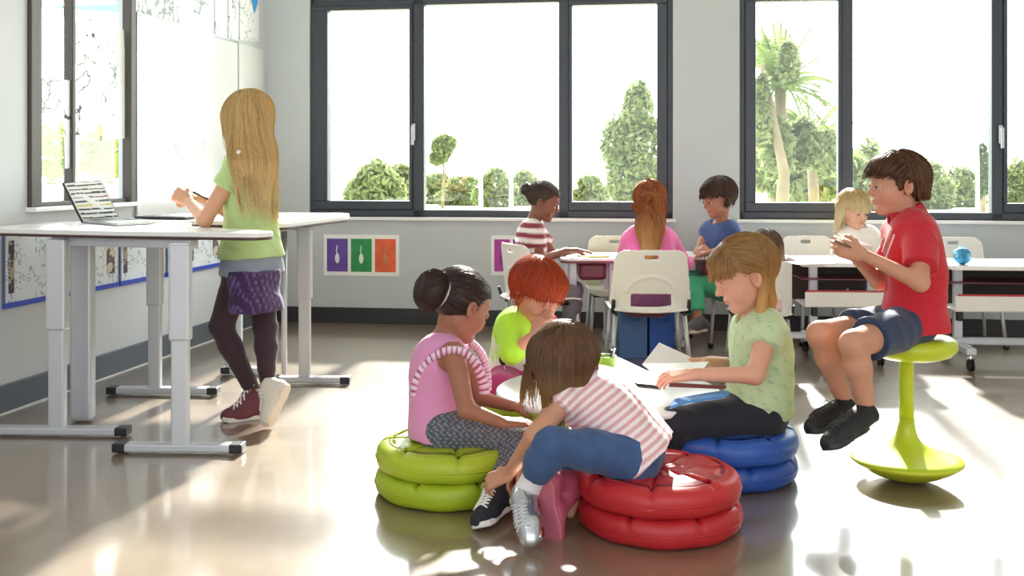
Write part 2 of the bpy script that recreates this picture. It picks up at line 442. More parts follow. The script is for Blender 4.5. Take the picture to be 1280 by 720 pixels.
# ---- back wall with two window openings
zs, zt = .700, 2.125; ztt = 2.86
w1=(bS(387),bS(841)); w2=(bS(924.5),bS(1392)); send=float((V(xr,6.714-.1405*xr,0)-OB)@UB)
mb=MB()
bbox_(mb,-WT,send+WT,0,WT,0,zs); bbox_(mb,-WT,send+WT,0,WT,ztt,WH)
bbox_(mb,-WT,w1[0],0,WT,zs,ztt); bbox_(mb,w1[1],w2[0],0,WT,zs,ztt); bbox_(mb,w2[1],send+WT,0,WT,zs,ztt)
struct(mb.build('wall_back',M['wall_b']))
mb=MB(); bbox_(mb,0,send,-.016,0,0,.102); struct(mb.build('baseboard_back',M['base_b'],bevel=.003))
# ---- left wall with one window opening
LEN=float(np.linalg.norm(OB-OL)); l1=(lS(34),lS(166)); lz0,lz1=.845,2.45
LT=.08
mb=MB(); lbox_(mb,-1.8,l1[0],0,LT,0,WH); lbox_(mb,l1[1],LEN,0,LT,0,WH); lbox_(mb,l1[0],l1[1],0,LT,0,lz0); lbox_(mb,l1[0],l1[1],0,LT,lz1,WH)
struct(mb.build('wall_left',M['wall']))
mb=MB(); lbox_(mb,-1.8,LEN,-.016,0,.006,.118); bl=struct(mb.build('baseboard_left',M['base_l'],bevel=.003))
mb=MB(); lbox_(mb,-1.8,LEN,-.020,-.0,0,.006); tag(mb.build('trim_1',M['white']),kind='structure')
# ---- right wall (outside the frame)
mb=MB().box((xr+.1,2.3,WH/2),(.2,8.2,WH)); struct(mb.build('wall_right',M['wall']))
# sills
def sill(n,a,b):
    mb=MB(); bbox_(mb,a-.02,b+.02,-.03,.07,zs-.022,zs); struct(mb.build('trim_%d'%n,M['white'],bevel=.004))
sill(2,*w1); sill(3,*w2)

def window(idx,edges,zs,zt,handle_px):
    """edges: pixel columns: outer, glass a0,a1, b0,b1, c0,c1, outer"""
    s=[bS(e) for e in edges]; t0,t1=.02,.09; zb=zs
    root=thing('window_%d'%idx,None,None,bP(s[0],0,zb)); tag(root,kind='structure'); o=bP(s[0],0,zb)
    fw=.035
    mb=MB(); bbox_(mb,s[0],s[-1],t0,t1,zb,zb+fw+.012); bbox_(mb,s[0],s[-1],t0,t1,zt-fw,zt)
    bbox_(mb,s[0],s[0]+fw,t0,t1,zb,zt); bbox_(mb,s[-1]-fw,s[-1],t0,t1,zb,zt)
    bbox_(mb,s[2]+.022,s[3],t0,t1,zb,zt); bbox_(mb,s[4],s[5]-.022,t0,t1,zb,zt)
    fr=mb.build('window_frame',M['frame'],root,bevel=.004,off=o)
    # casements left and right
    for a,b,g in ((s[0]+fw,s[2]+.022,(s[1],s[2])),(s[5]-.022,s[-1]-fw,(s[5],s[6]))):
        cz0,cz1=zb+fw+.012,zt-fw; gz0,gz1=zb+.105,zt-.062
        m2=MB(); bbox_(m2,a,b,t0-.016,t1-.01,cz0,gz0); bbox_(m2,a,b,t0-.016,t1-.01,gz1,cz1)
        bbox_(m2,a,g[0],t0-.016,t1-.01,gz0,gz1); bbox_(m2,g[1],b,t0-.016,t1-.01,gz0,gz1)
        sash=m2.build('sash',M['frame'],root,bevel=.005,off=o)
        m3=MB(); bbox_(m3,g[0]-.005,g[1]+.005,.045,.051,gz0-.005,gz1+.005); m3.build('glass_pane',M['glass'],sash,off=o)
    m3=MB(); bbox_(m3,s[3]-.003,s[4]+.003,.045,.051,zb+fw,zt-fw); m3.build('glass_pane',M['glass'],root,off=o)
    mt=MB(); bbox_(mt,s[0],s[-1],t0,t1,ztt-.04,ztt); bbox_(mt,s[0],s[0]+fw,t0,t1,zt,ztt); bbox_(mt,s[-1]-fw,s[-1],t0,t1,zt,ztt); bbox_(mt,s[2]+.022,s[3],t0,t1,zt,ztt); bbox_(mt,s[4],s[5]-.022,t0,t1,zt,ztt); bbox_(mt,s[0],s[-1],t0,t1,zt,zt+.03)  # transom strip added above the view to let sun reach deeper into the room
    tf=mt.build('added_transom_frame',M['frame'],root,bevel=.004,off=o)
    for a,b in ((s[0]+fw,s[2]+.022),(s[3],s[4]),(s[5]-.022,s[-1]-fw)):
        m3=MB(); bbox_(m3,a-.003,b+.003,.045,.051,zt+.027,ztt-.037); m3.build('added_transom_pane',M['glass'],tf,off=o)
    hs=bS(handle_px); hz=bz(handle_px,165) if idx==1 else bz(handle_px,168)
    m4=MB(); bbox_(m4,hs-.011,hs+.011,t0-.026,t0-.014,hz-.055,hz+.055); bbox_(m4,hs-.008,hs+.008,t0-.055,t0-.02,hz+.02,hz+.036); bbox_(m4,hs-.009,hs+.009,t0-.06,t0-.045,hz-.085,hz+.04)
    m4.build('window_handle',M['silver'],root,bevel=.003,off=o)
window(1,(387,409,511,529,698,715,821,841),zs,zt,517)
window(2,(924.5,945,1048,1067,1241,1260,1370,1392),zs,zt,1251)
# left wall window, bronze frame
o=lP(l1[0],0,lz0); root=thing('window_3',None,None,o); tag(root,kind='structure')
mb=MB(); lbox_(mb,l1[0],l1[0]+.075,-.02,.05,lz0,lz1); lbox_(mb,l1[1]-.05,l1[1],-.02,.03,lz0,lz1); lbox_(mb,l1[0]+.07,l1[1]-.04,0,.05,lz0,lz0+.02); lbox_(mb,l1[0]+.07,l1[1]-.04,0,.05,lz1-.05,lz1)
sm=lS(93); lbox_(mb,sm-.012,sm+.012,0.0,.05,lz0,lz1)
mb.build('window_frame',M['frame_br'],root,bevel=.004,off=o)
mb=MB(); lbox_(mb,l1[0]+.03,l1[1]-.03,.022,.027,lz0+.01,lz1-.03); mb.build('glass_pane',M['glass'],root,off=o)
mb=MB(); lbox_(mb,l1[0]-.01,l1[1]+.01,-.05,.03,lz0-.02,lz0); mb.build('window_sill',M['white'],root,bevel=.003,off=o)

# light portals: they only guide the sky light through the windows and the rear side left open
def portal(c,R,sx,sy):
    l=bpy.data.lights.new('window_portal','AREA'); l.shape='RECTANGLE'; l.size=sx; l.size_y=sy; l.cycles.is_portal=True
    ob=bpy.data.objects.new('window_portal',l); C.objects.link(ob); ob.location=tuple(c)
    from mathutils import Matrix
    ob.rotation_euler=Matrix(R.tolist()).to_euler()
def prt(c,u,n,sx,sy):                                  # light looks along -local z, that is along n
    z=-n; y=V(0,0,1); x=np.cross(y,z); portal(c,np.stack([x,y,z],1),sx,sy)
for a,b in (w1,w2): prt(bP((a+b)/2,WT+.03,(zs+ztt)/2),UB,-VB,b-a,ztt-zs)
prt(lP(sum(l1)/2,WT+.03,(lz0+lz1)/2),UL,NL,l1[1]-l1[0],lz1-lz0)
prt(V(.7,-1.85,1.5),V(1,0,0),V(0,1,0),7.6,3.1)  # no rear wall: this side is left open so sky light fills the room

# ================================================================= pin-ups on the walls
def scribble_mat(name,base,ink,scale,thr,cols=None,seed=0):
    m,nt,b=newmat(name); tc=nt.nodes.new('ShaderNodeTexCoord'); mp=nt.nodes.new('ShaderNodeMapping'); mp.inputs['Location'].default_value=(seed*3.1,seed*1.7,seed)
    nt.links.new(tc.outputs['Object'],mp.inputs[0])
    n=nt.nodes.new('ShaderNodeTexNoise'); n.inputs['Scale'].default_value=scale; n.inputs['Detail'].default_value=2.5; nt.links.new(mp.outputs[0],n.inputs['Vector'])
    s=nt.nodes.new('ShaderNodeMath'); s.operation='SUBTRACT'; s.inputs[1].default_value=.5; ab=nt.nodes.new('ShaderNodeMath'); ab.operation='ABSOLUTE'
    lt=nt.nodes.new('ShaderNodeMath'); lt.operation='LESS_THAN'; lt.inputs[1].default_value=thr
    n2=nt.nodes.new('ShaderNodeTexNoise'); n2.inputs['Scale'].default_value=scale*.35; nt.links.new(mp.outputs[0],n2.inputs['Vector'])
    gt=nt.nodes.new('ShaderNodeMath'); gt.operation='GREATER_THAN'; gt.inputs[1].default_value=.5; mu=nt.nodes.new('ShaderNodeMath'); mu.operation='MULTIPLY'
    nt.links.new(n.outputs['Fac'],s.inputs[0]); nt.links.new(s.outputs[0],ab.inputs[0]); nt.links.new(ab.outputs[0],lt.inputs[0]); nt.links.new(n2.outputs['Fac'],gt.inputs[0]); nt.links.new(lt.outputs[0],mu.inputs[0]); nt.links.new(gt.outputs[0],mu.inputs[1])
    mx=nt.nodes.new('ShaderNodeMixRGB'); mx.inputs[1].default_value=(*lin(base),1); mx.inputs[2].default_value=(*lin(ink),1); nt.links.new(mu.outputs[0],mx.inputs[0]); nt.links.new(mx.outputs[0],b.inputs['Base Color']); b.inputs['Roughness'].default_value=.7
    return m
M['board']=pmat('glossy_board','F6F6F5',.10,spec=.8,coat=1)
M['draw1']=scribble_mat('pencil_drawing','F2F3F4','8A929A',13,.012)
M['draw2']=scribble_mat('ink_drawing','F5F6F6','5A616B',9,.012,seed=2)
M['draw3']=scribble_mat('faint_drawing','F6F6F6','A8B4BC',12,.03,seed=4)
M['print']=scribble_mat('printed_sheet','E9EFF3','A9B9C6',30,.03,seed=1)

def lquad(name,pts,mat,t=-.004,th=.002,parent=None,off=(0,0,0)):
    """sheet on the left wall outlined in pixels"""
    mb=MB(); n=len(pts)
    f=[lP(lS(x),t,lz(x,y)) for x,y in pts]; bk=[lP(lS(x),t+th,lz(x,y)) for x,y in pts]
    mb.add(f+bk,[tuple(range(n))[::-1],tuple(range(n,2*n))]+[(i,(i+1)%n,n+(i+1)%n,n+i) for i in range(n)])
    return mb.build(name,mat,parent,off=off)
# whiteboard
wo=lP(lS(168),0,.77); wb=thing('whiteboard','large blank glossy whiteboard beside the bronze window','whiteboard',wo)
a,b=lS(169),lS(295)
mb=MB(); lbox_(mb,a,b,-.012,-.001,.77,1.80); mb.build('board_panel',M['board'],wb,bevel=.002,off=wo)
mb=MB(); lbox_(mb,a-.004,b+.004,-.016,-.001,1.80,1.812); lbox_(mb,a-.004,b+.004,-.016,-.001,.758,.77); lbox_(mb,a-.008,a-.0,-.016,-.001,.758,1.812); lbox_(mb,b,b+.008,-.016,-.001,.758,1.812); mb.build('board_frame',M['alu'],wb,off=wo)
mb=MB(); pts=[(232,80),(226,95),(221,112),(206,122),(200,138),(203,158)]; mb.tube([lP(lS(x),-.013,lz(x,y)) for x,y in pts],.0022,6)
pts=[(215,178),(220,192),(230,200),(243,200),(252,190),(254,176)]; mb.tube([lP(lS(x),-.013,lz(x,y)) for x,y in pts],.0022,6); mb.build('marker_scribble',pmat('faint_marker','ECECEE',.4),wb,off=wo)
wo=lP(lS(297),0,.77); w2b=thing('wall_panel','narrow plain white panel between whiteboard and room corner','panel',wo)
mb=MB(); lbox_(mb,lS(297),lS(327),-.012,-.001,.78,1.80); mb.build('board_panel',M['board'],w2b,bevel=.002,off=wo)
# sheets above the whiteboard
for i,(x0,x1,mt,lb) in enumerate(((169,215,'draw3','wide pale drawing sheet above the left end of the whiteboard'),(216,266,'draw3','pale drawing sheet above the middle of the whiteboard'),(268,283,'draw1','narrow sheet with dark strokes above the whiteboard'),(285,297,'draw2','small sheet with ink marks above the right end of the whiteboard'),(299,322,'draw1','sheet with blue and grey figures close to the room corner'))):
    q=[(x0,-40),(x1,-28),(x1,lz and 214-(1.815-1)*F0/lZ(x1)),(x0,214-(1.815-1)*F0/lZ(x0))]
    if i==4: q=[(299,-20),(323,-15),(323,52),(299,50)]
    t=lquad('drawing_sheet',q,M[mt],-.004); tag(t,lb,'drawing','drawings above the whiteboard')
mb=MB(); mb.quad(lP(lS(311),-.007,lz(311,-8)),lP(lS(321),-.007,lz(321,-8)),lP(lS(321),-.007,lz(321,4)),lP(lS(317),-.007,lz(317,17)))
tag(mb.build('paper_scrap',pmat('sky_blue_paper','3C9CE6',.6)),'small bright blue paper scrap high near the room corner','paper')
# papers taped on the bronze window
for q,mt,lb in (([(52,98),(80,93),(80,140),(52,142)],'draw1','small pencil drawing taped low on the left of the bronze window'),
               ([(84,100),(121,97),(120,167),(83,171)],'draw2','square ink drawing taped on the middle of the bronze window'),
               ([(97,28),(122,22),(124,98),(99,100)],'draw2','tall sheet of bold brush strokes taped on the bronze window'),
               ([(124,42),(158,37),(165,172),(132,176)],'draw1','long curling drawing taped at the right edge of the bronze window'),
               ([(84,169),(104,168),(104,209),(85,211)],'draw1','small narrow sheet taped below the other window drawings')):
    tag(lquad('taped_drawing',q,M[mt],.015,.001),lb,'drawing','drawings taped on the bronze window')
# posters below the desks
zb0,zb1=.430,.735
for (Z0,Z1,lb) in ((4.30,4.72,'white poster with picture strips and blue foot, nearest on the left wall'),(4.74,5.15,'white poster with blue foot, second from the near end of the left wall'),(5.17,5.60,'white poster with blue foot, third along the left wall'),(5.63,5.82,'narrow white poster with blue foot between wider ones on the left wall'),(5.86,6.26,'white poster with blue foot, farthest along the left wall')):
    s0,s1=Z0/math.cos(A10),Z1/math.cos(A10); o=lP(s0,0,zb0); t=thing('wall_poster',lb,'poster',o,group='posters along the left wall')
    mb=MB(); lbox_(mb,s0,s1,-.005,-.001,zb0+.02,zb1); mb.build('sheet',M['print'],t,off=o)
    mb=MB(); lbox_(mb,s0-.006,s1,-.012,-.001,zb0,zb0+.022); mb.build('blue_edge',M.setdefault('blue_edge',pmat('blue_border','3A52C4',.4)),t,off=o)
    mb=MB(); lbox_(mb,s0-.006,s0+.006,-.008,-.001,zb0+.02,zb1); mb.build('side_edge',M.setdefault('slate_edge',pmat('slate_border','5B6C92',.4)),t,off=o)
    mb=MB(); wd=s1-s0
    lbox_(mb,s0+.03,s0+.065,-.0065,-.001,zb0+.06,zb0+.28)
    if wd>.3:
        m5=MB(); lbox_(m5,s1-.10,s1-.03,-.0065,-.001,zb0+.07,zb0+.25); m5.build('picture_block',M.setdefault('photos2',scribble_mat('photo_block','6A5A55','D9CDBF',40,.14,seed=9)),t,off=o)
    mb.build('picture_strip',M.setdefault('photos',scribble_mat('photo_prints','4A4250','B9A58F',60,.12,seed=6)),t,off=o)
# colour sheets on the back wall
def bposter(x0,x1,y0,y1,cols,lb):
    o=bP(bS(x0),0,bz(x0,y1)); t=thing('colour_poster',lb,'poster',o,group='colour posters under the back window')
    mb=MB(); bbox_(mb,bS(x0),bS(x1),-.004,-.001,bz(x0,y1),bz(x0,y0)); mb.build('sheet',M['paper'],t,off=o)
    n=len(cols); wd=(x1-x0-4)/n
    for i,c in enumerate(cols):
        a=x0+4+i*wd; b_=a+wd-4; mb=MB(); bbox_(mb,bS(a),bS(b_),-.006,-.003,bz(x0,y1-5),bz(x0,y0+5)); mb.build('colour_panel',pmat('print_'+c[0],c[1],.5,var=.15,vscale=20),t,off=o)
        mid=(a+b_)/2; zz=bz(x0,(y0+y1)/2+4); s_=bS(mid)
        m3=MB(); m3.tube([bP(s_,-.006,zz+.085),bP(s_-.006,-.007,zz+.05),bP(s_,-.007,zz+.03)],.004,6); m3.ball(bP(s_,-.006,zz),(.016,.004,.034),12,8); m3.build('bottle_print',pmat('print_motif_'+c[0],c[2],.5),t,off=o)
bposter(405,499,293,344,(('purple','6A4BA6','E9E6F2'),('green','2F9350','E6F2E8'),('orange','E5633A','C98B4A')),'white sheet with purple, green and orange panels left under the window')
bposter(614,665,294,344,(('magenta','B03A9E','8E2E86'),('indigo','4B3C78','6E5CA6')),'white sheet with magenta panel behind the striped boy')
# ================================================================= outdoors
M['leaf']=attrmat('foliage',.6,trans=.45)
M['bark']=pmat('bark','8A7B66',.8,var=.2,vscale=6)
gd=MB().box((0,60,-.36),(160,110,.1)); g_=gd.build('ground_outside',pmat('dry_grass','C9CBA6',.9,var=.12,vscale=.5)); struct(g_)
def leafcloud(blobs,n,size,c0,c1,off,seed=0,up=.3):
    r=np.random.default_rng(seed); w_=np.array([b[1][0]*b[1][1]*b[1][2] for b in blobs])**.67; w_/=w_.sum()
    k=r.choice(len(blobs),n,p=w_); cc=np.array([b[0] for b in blobs])[k]; rr=np.array([b[1] for b in blobs])[k]
    d=r.normal(size=(n,3)); d/=np.linalg.norm(d,axis=1,keepdims=True); d*= (r.uniform(.35,1,(n,1)))**.5
    p=cc+d*rr; nn=d+r.normal(size=(n,3))*.6+np.array([0,0,up]); nn/=np.linalg.norm(nn,axis=1,keepdims=True)
    t=np.cross(nn,r.normal(size=(n,3))); t/=np.linalg.norm(t,axis=1,keepdims=True); b=np.cross(nn,t)
    s=size*r.uniform(.6,1.3,(n,1)); v=np.stack([p-t*s,p-b*s*.45,p+t*s,p+b*s*.45],1).reshape(-1,3)
    q=np.arange(4*n).reshape(n,4); m=r.uniform(0,1,(n,1)); c=np.array(lin(c0))*(1-m)+np.array(lin(c1))*m
    return mesh_np('foliage',v-np.asarray(off),q,False,np.repeat(c,4,0))
def tree(px,Z,blobs,label,n=3000,size=.1,c0='6C7C48',c1='9CA873',trunk=.09,seed=0,name='leafy_tree',zg=-.3,group=None,cat='tree'):
    o=G(px,Z,zg); t=thing(name,label,cat,o,group=group)
    B=[(P(x,y,Z+dz)+0, np.array([rx*Z/F0,rx*Z/F0*.9,rz*Z/F0])) for x,y,rx,rz,dz in blobs]
    link('crown',leafcloud(B,n,size,c0,c1,o,seed),M['leaf'],t)
    top=max(b[0][2] for b in B)
    mb=MB(); mb.tube([o,o+V(.05,0,(top-zg)*.5),G(blobs[0][0],Z,top)],[trunk,trunk*.75,trunk*.3],8); mb.build('trunk',M['bark'],t,off=o)
    return t
tree(797,24,[(797,140,20,42,0),(775,180,26,40,.3),(812,195,28,50,-.3),(790,225,34,34,0),(800,118,8,18,0)],'tall loose tree outside, seen in the right pane of the left window',n=5000,size=.10,seed=1)
tree(553,36,[(553,185,14,18,0),(546,198,9,10,0),(562,178,9,9,0)],'small round tree far outside behind the middle pane',n=900,size=.14,seed=2,trunk=.06)
k=3
hz=[(470,30,30,26,'lime bush outside behind the left pane of the left window'),(500,34,26,22,'pale bush outside at the right of the left pane'),(545,42,26,14,'low far bush below the small round tree'),(580,40,26,12,'low far bush left of the lamp posts'),(620,38,22,18,'low bush between the two lamp posts'),(655,40,22,16,'low bush right of the lamp posts'),(738,40,20,12,'low bush at the left edge of the tall loose tree'),
 (1085,30,26,44,'leafy bush outside at the left of the wide right pane'),(1120,34,26,34,'leafy bush outside behind the boy in red'),(1160,36,28,26,'pale bush outside right of the boy in red'),(1200,38,26,20,'flat far bush left of the cypress'),(1275,36,24,26,'bush outside behind the pane at the photo edge')]
for px,Z,rx,rz,lb in hz:
    tree(px,Z,[(px,236-rz*.5,rx*.8,rz*1.0,0),(px-rx*.7,248-rz*.2,rx*.7,rz*.8,0),(px+rx*.7,246-rz*.3,rx*.6,rz*.9,.4),(px,252,rx*1.2,16,.2),(px+rx*.2,234-rz*.8,rx*.35,rz*.4,0),(px-rx*.5,238-rz*.7,rx*.3,rz*.4,0)],lb,n=2200,size=.13,seed=k,trunk=.04,name='garden_bush',c0='74824E',c1='A2AC7A',group='bushes beyond the windows',cat='bush'); k+=1
tree(1228,30,[(1228,205,8,28,0),(1228,228,9,20,0)],'slim dark cypress outside near the right mullion',n=1200,size=.09,seed=30,c0='52623F',c1='70805A',name='cypress_tree')
# palms
def palm(px,py,Z,nf,L,label,seed):
    r=np.random.default_rng(seed); c=P(px,py,Z); o=G(px,Z,-.3); t=thing('palm_tree',label,'palm',o,group='palms beyond the right window')
    vs=[];qs=[];cs=[]
    for i in range(nf):
        a=r.uniform(0,2*math.pi); e=r.uniform(-.35,1.35); l=L*r.uniform(.75,1.1); d=V(math.cos(a)*math.cos(e),math.sin(a)*math.cos(e),math.sin(e)); side=nrm(np.cross(d,V(0,0,1)))
        col=np.array(lin('73844A'))*(.8+.6*r.uniform()); prev=None
        for j in range(26):
            u=(j+1)/26; p=c+d*l*u+V(0,0,-1)*l*.55*u*u*math.cos(e); w=.36*L*math.sin(math.pi*min(.97,u*.9+.08))*.55
            for sg in (-1,1):
                tip=p+side*sg*w+d*w*.6+V(0,0,-w*.5); wd=d*.011*L
                n0=len(vs); vs+= [p-wd,p+wd,tip+wd*.2,tip-wd*.2]; qs.append((n0,n0+1,n0+2,n0+3)); cs+=[col]*4
            if prev is not None:
                n0=len(vs); wz=side*.012; vs+=[prev-wz,prev+wz,p+wz,p-wz]; qs.append((n0,n0+1,n0+2,n0+3)); cs+=[col]*4
            prev=p
    link('fronds',mesh_np('fronds',np.array(vs)-o,np.array(qs),False,np.array(cs)),M['leaf'],t)
    mb=MB(); mb.tube([o,o+(c-o)*.5+V(.04,0,0),c],[.10,.075,.07],10); mb.build('trunk',M['bark'],t,off=o)
palm(975,110,13,46,1.0,'tall palm outside in the left pane of the right window',1)
palm(1014,175,15,30,1.0,'lower palm outside right of the tall palm',2)
tree(965,17,[(955,190,20,50,0),(985,200,28,50,.4),(1025,222,28,32,0),(1000,235,40,24,0),(965,150,12,24,.2)],'dense shrub at the foot of the palms',n=6500,size=.11,seed=40,c0='72804C',c1='A0AA76',name='garden_shrub',cat='bush')
tree(975,12.5,[(952,140,10,50,0),(972,185,20,40,.3),(1004,180,20,34,.5),(1032,190,20,30,.2),(985,80,12,30,0)],'tall feathery tree standing in front of the palms',n=3000,size=.10,seed=41,c0='7C8A56',c1='A8B284')
# buildings and poles far off
def building(x0,x1,yt,Z,label,wins):
    a,b=G(x0,Z,-.3),G(x1,Z,-.3); zt_=HC-(yt-HY)/F0*Z; o=(a+b)/2; t=thing('far_building',label,'building',o)
    mb=MB().box((o[0],Z+3,(zt_-.3)/2),(b[0]-a[0],6,zt_+.3)); mb.build('walls',M.setdefault('render',pmat('white_render','E6E6E2',.8)),t,off=o)
    mb=MB().box((o[0],Z+3,zt_+.08),(b[0]-a[0]+.4,6.4,.16)); mb.build('roof',M['whitepl'],t,off=o)
    for (wx0,wx1,wy0,wy1) in wins:
        p0=P(wx0,wy1,Z-.02); p1=P(wx1,wy0,Z-.02); mb=MB().box(((p0[0]+p1[0])/2,Z-.02,(p0[2]+p1[2])/2),(p1[0]-p0[0],.1,p1[2]-p0[2])); mb.build('window',M.setdefault('farwin',pmat('hazy_window','B9C0C4',.3)),t,off=o)
building(405,457,133,50,'plain white building at the left of the left window',[(415,425,150,160)])
building(650,742,182,60,'low white flat building behind the right mullion of the left window',[(655,695,187,194),(700,736,187,194)])
building(1068,1245,236,45,'low pale wall far behind the boy in red',[(1180,1225,240,246)])
for px,yt,lb,arm in ((601,108,'thin far street lamp on the left',1),(639,108,'thin far street lamp on the right',-1),(1222,158,'thin pole beyond the right window',0)):
    Z=28; o=G(px,Z,-.3); t=thing('street_lamp',lb,'street lamp',o); top=P(px,yt,Z)
    mb=MB(); mb.tube([o,top],[.07,.035],8); 
    if arm: mb.tube([top,top+V(.25*arm,0,.04)],.025,6)
    mb.build('pole',M.setdefault('pole',pmat('pale_pole','C9CBC9',.5)),t,off=o)
    if arm: MB().box(top+V(.24*arm,0,.03),(.2,.12,.06)).build('lamp_head',M['pole'],t,off=o)
# beyond the left window: planted bank
o=V(-4.2,8.6,-.3); hd=thing('clipped_hedge','yellow green clipped hedge seen through the bronze window','hedge',o)
r=[];
for i in range(9):
    f=i/8; c=V(-5.6,7.0,0)*(1-f)+V(-2.75,9.6,0)*f; r.append((c+V(0,0,1.18),np.array([.35,.35,.24])))
link('crown',leafcloud(r,9000,.05,'9AA83C','C2CC66',o,77),M['leaf'],hd)
mb=MB()
for b_ in r: mb.tube([V(b_[0][0],b_[0][1],-.3),b_[0]],.04,6)
mb.build('stems',M['bark'],hd,off=o)
mb=MB(); mb.obox(V(-5.2,6.2,.3),V(-2.45,8.7,.3),.12,1.2); tag(mb.build('garden_wall',M['render']),'low pale garden wall under the clipped hedge','wall')
mb=MB(); mb.obox(V(-9,10.5,3.3),V(-3.6,13.5,3.3),1,.55); b2=mb.build('canopy_roof',pmat('blue_canopy','2E6E93',.5)); tag(b2,'dark blue canopy edge high outside the bronze window','canopy')
mb=MB()
for f in (0.02,.98):
    p=V(-9,10.5,-.3)*(1-f)+V(-3.6,13.5,-.3)*f; mb.tube([p,p+V(0,0,3.4)],.06,8)
mb.build('post',M['pole'],b2)
# ================================================================= standing desks on the left
def rot2(v,a): c,s=math.cos(a),math.sin(a); return V(v[0]*c-v[1]*s, v[0]*s+v[1]*c, 0)
UBAR=nrm(V(1,-.03,0))
def tleg(root,o,x,y,half_l,half_r,w=.074,d=.05,zt=.745,lower=.40,lab=None):
    lg=MB().box((x,y,(lower+zt)/2),(w,d,zt-lower)).build('leg',M['silver'],root,bevel=.008,off=o)
    MB().box((x,y,(.03+lower)/2),(w-.014,d-.012,lower+.02-.03)).build('lower_tube',M['silver'],lg,bevel=.006,off=o)
    a=V(x,y,.022)-UBAR*half_l; b=V(x,y,.022)+UBAR*half_r
    ft=MB().obox(a,b,.055,.028).build('foot',M['silver'],root,bevel=.006,off=o)
    for e,sg in ((a,1),(b,-1)):
        MB().obox(e-UBAR*sg*.002,e+UBAR*sg*.045,.058,.031).build('foot_cap',M['black'],ft,bevel=.004,off=o)
    return lg
def standing_desk(label,poly,legs,beam):
    o=V(np.mean([p[0] for p in poly]),np.mean([p[1] for p in poly]),0); t=thing('standing_desk',label,'desk',o,group=None)
    pp=rpoly(poly,.10,6)
    MB().prism(pp,.762,.78).build('tabletop',M['white'],t,bevel=.003,off=o)
    c=o[:2]; p2=[tuple(c+(np.array(p)-c)*.997) for p in pp]
    MB().prism(p2,.752,.7625).build('edge_band',M['edge'],t,bevel=.002,off=o)
    mb=MB()
    for a,b in beam: mb.obox(V(*a,.735),V(*b,.735),.05,.035)
    mb.build('underframe',M['silver'],t,bevel=.004,off=o)
    return t,o
p1=G(72,3.93); p2=G(226,3.63); p3=G(101,4.14)
d1,o1=standing_desk('near white standing desk on the left carrying the open laptop',[(-2.06,4.02),(-1.5,3.83),(-.905,3.70),(-.86,3.80),(-.96,3.90),(-1.32,4.18),(-1.38,4.52),(-2.0,4.55)],None,[((p1[0],p1[1]+.05),(p2[0],p2[1]+.16)),((p1[0],p1[1]),(p1[0]+.05,p1[1]+.4))])
tleg(d1,o1,p1[0],p1[1]+.0,.28,.272); tleg(d1,o1,p2[0]-.020,p2[1]+.06,.235,.225)
MB().box((p3[0]+.0,p3[1]+.02,.375),(.085,.06,.74)).build('cable_column',M['silver'],d1,bevel=.01,off=o1)
p4=G(192,4.63); p5=G(381,4.89); p6=G(286,5.02)
d2,o2=standing_desk('farther white standing desk behind the girl with long blonde hair',[(-.965,4.33),(-.87,4.80),(-.80,5.12),(-.86,5.50),(-1.75,5.55),(-1.80,4.60),(-1.26,4.60)],None,[((p4[0],p4[1]+.1),(p5[0]-.03,p5[1]+.05)),((p4[0],p4[1]+.1),(p4[0],p4[1]+.7))])
tleg(d2,o2,p4[0],p4[1]+.02,.21,.285,w=.068); tleg(d2,o2,p5[0],p5[1],.155,.215,w=.068); tleg(d2,o2,p6[0],p6[1]+.1,.06,.19,w=.09)
mb=MB(); mb.cyl(V(-1.095,5.0,.02),V(-1.095,5.0,.75),.014); mb.build('cable_column',M['silver'],d2,off=o2)

# laptop with a lined colourful screen
o=V(-1.77,4.33,.78); lt=thing('laptop','open silver laptop with a screen of coloured lines on the near standing desk','laptop',o)
def pz(px,py,z): Z=(HC-z)*F0/(py-HY); return G(px,Z,z)
b0=pz(103,278,.782); b1=pz(151,275.5,.782); ax=nrm(b1-b0); nf=nrm(np.cross(ax,V(0,0,1)))     # hinge line, nf faces the camera side
f0=pz(196,279.5,.782)
w_=np.linalg.norm(b1-b0)
# screen panel leans back to the left
top0=P(78,228,b0[1]+.03); top1=P(127,225,b1[1]+.06)
n_=nrm(np.cross(b1-b0,top0-b0));
if n_[1]>0: n_=-n_
def slab(c4,th,nn):
    c4=[np.asarray(c) for c in c4]; v=c4+[c-nn*th for c in c4]
    return MB().add(v,[(0,1,2,3),(7,6,5,4)]+[(i,4+i,4+(i+1)%4,(i+1)%4) for i in range(4)])
slab([b0,b1,top1,top0],.008,n_).build('screen_lid',pmat('laptop_dark','2B2C30',.4),lt,bevel=.002,off=o)
def bil(u,v_): return (b0*(1-u)+b1*u)*(1-v_)+(top0*(1-u)+top1*u)*v_
slab([bil(.03,.03)+n_*.0015,bil(.97,.03)+n_*.0015,bil(.97,.97)+n_*.0015,bil(.03,.97)+n_*.0015],.001,n_).build('screen',pmat('screen_glass','E8E9EA',.2),lt,off=o)
cl=['2A2A30','3A4658','2A2A30','C7B84A','4A4A52','8A5A78','2A2A30','5A6A4A']
rr=np.random.default_rng(3)
for i in range(9):
    v0=.08+i*.1; mb=MB()
    u=.05
    while u<.93:
        l=rr.uniform(.1,.35); e=min(.95,u+l); hh=rr.uniform(.02,.05); dv=rr.uniform(-.012,.012)
        mb.quad(bil(u,v0+dv)+n_*.003,bil(e,v0+dv*.5)+n_*.003,bil(e,v0+hh)+n_*.003,bil(u,v0+hh+dv)+n_*.003); u=e+rr.uniform(.0,.03)
    mb.build('screen_line',M.setdefault('sl'+cl[i%8],pmat('screen_line_'+cl[i%8],cl[i%8],.4)),lt,off=o)
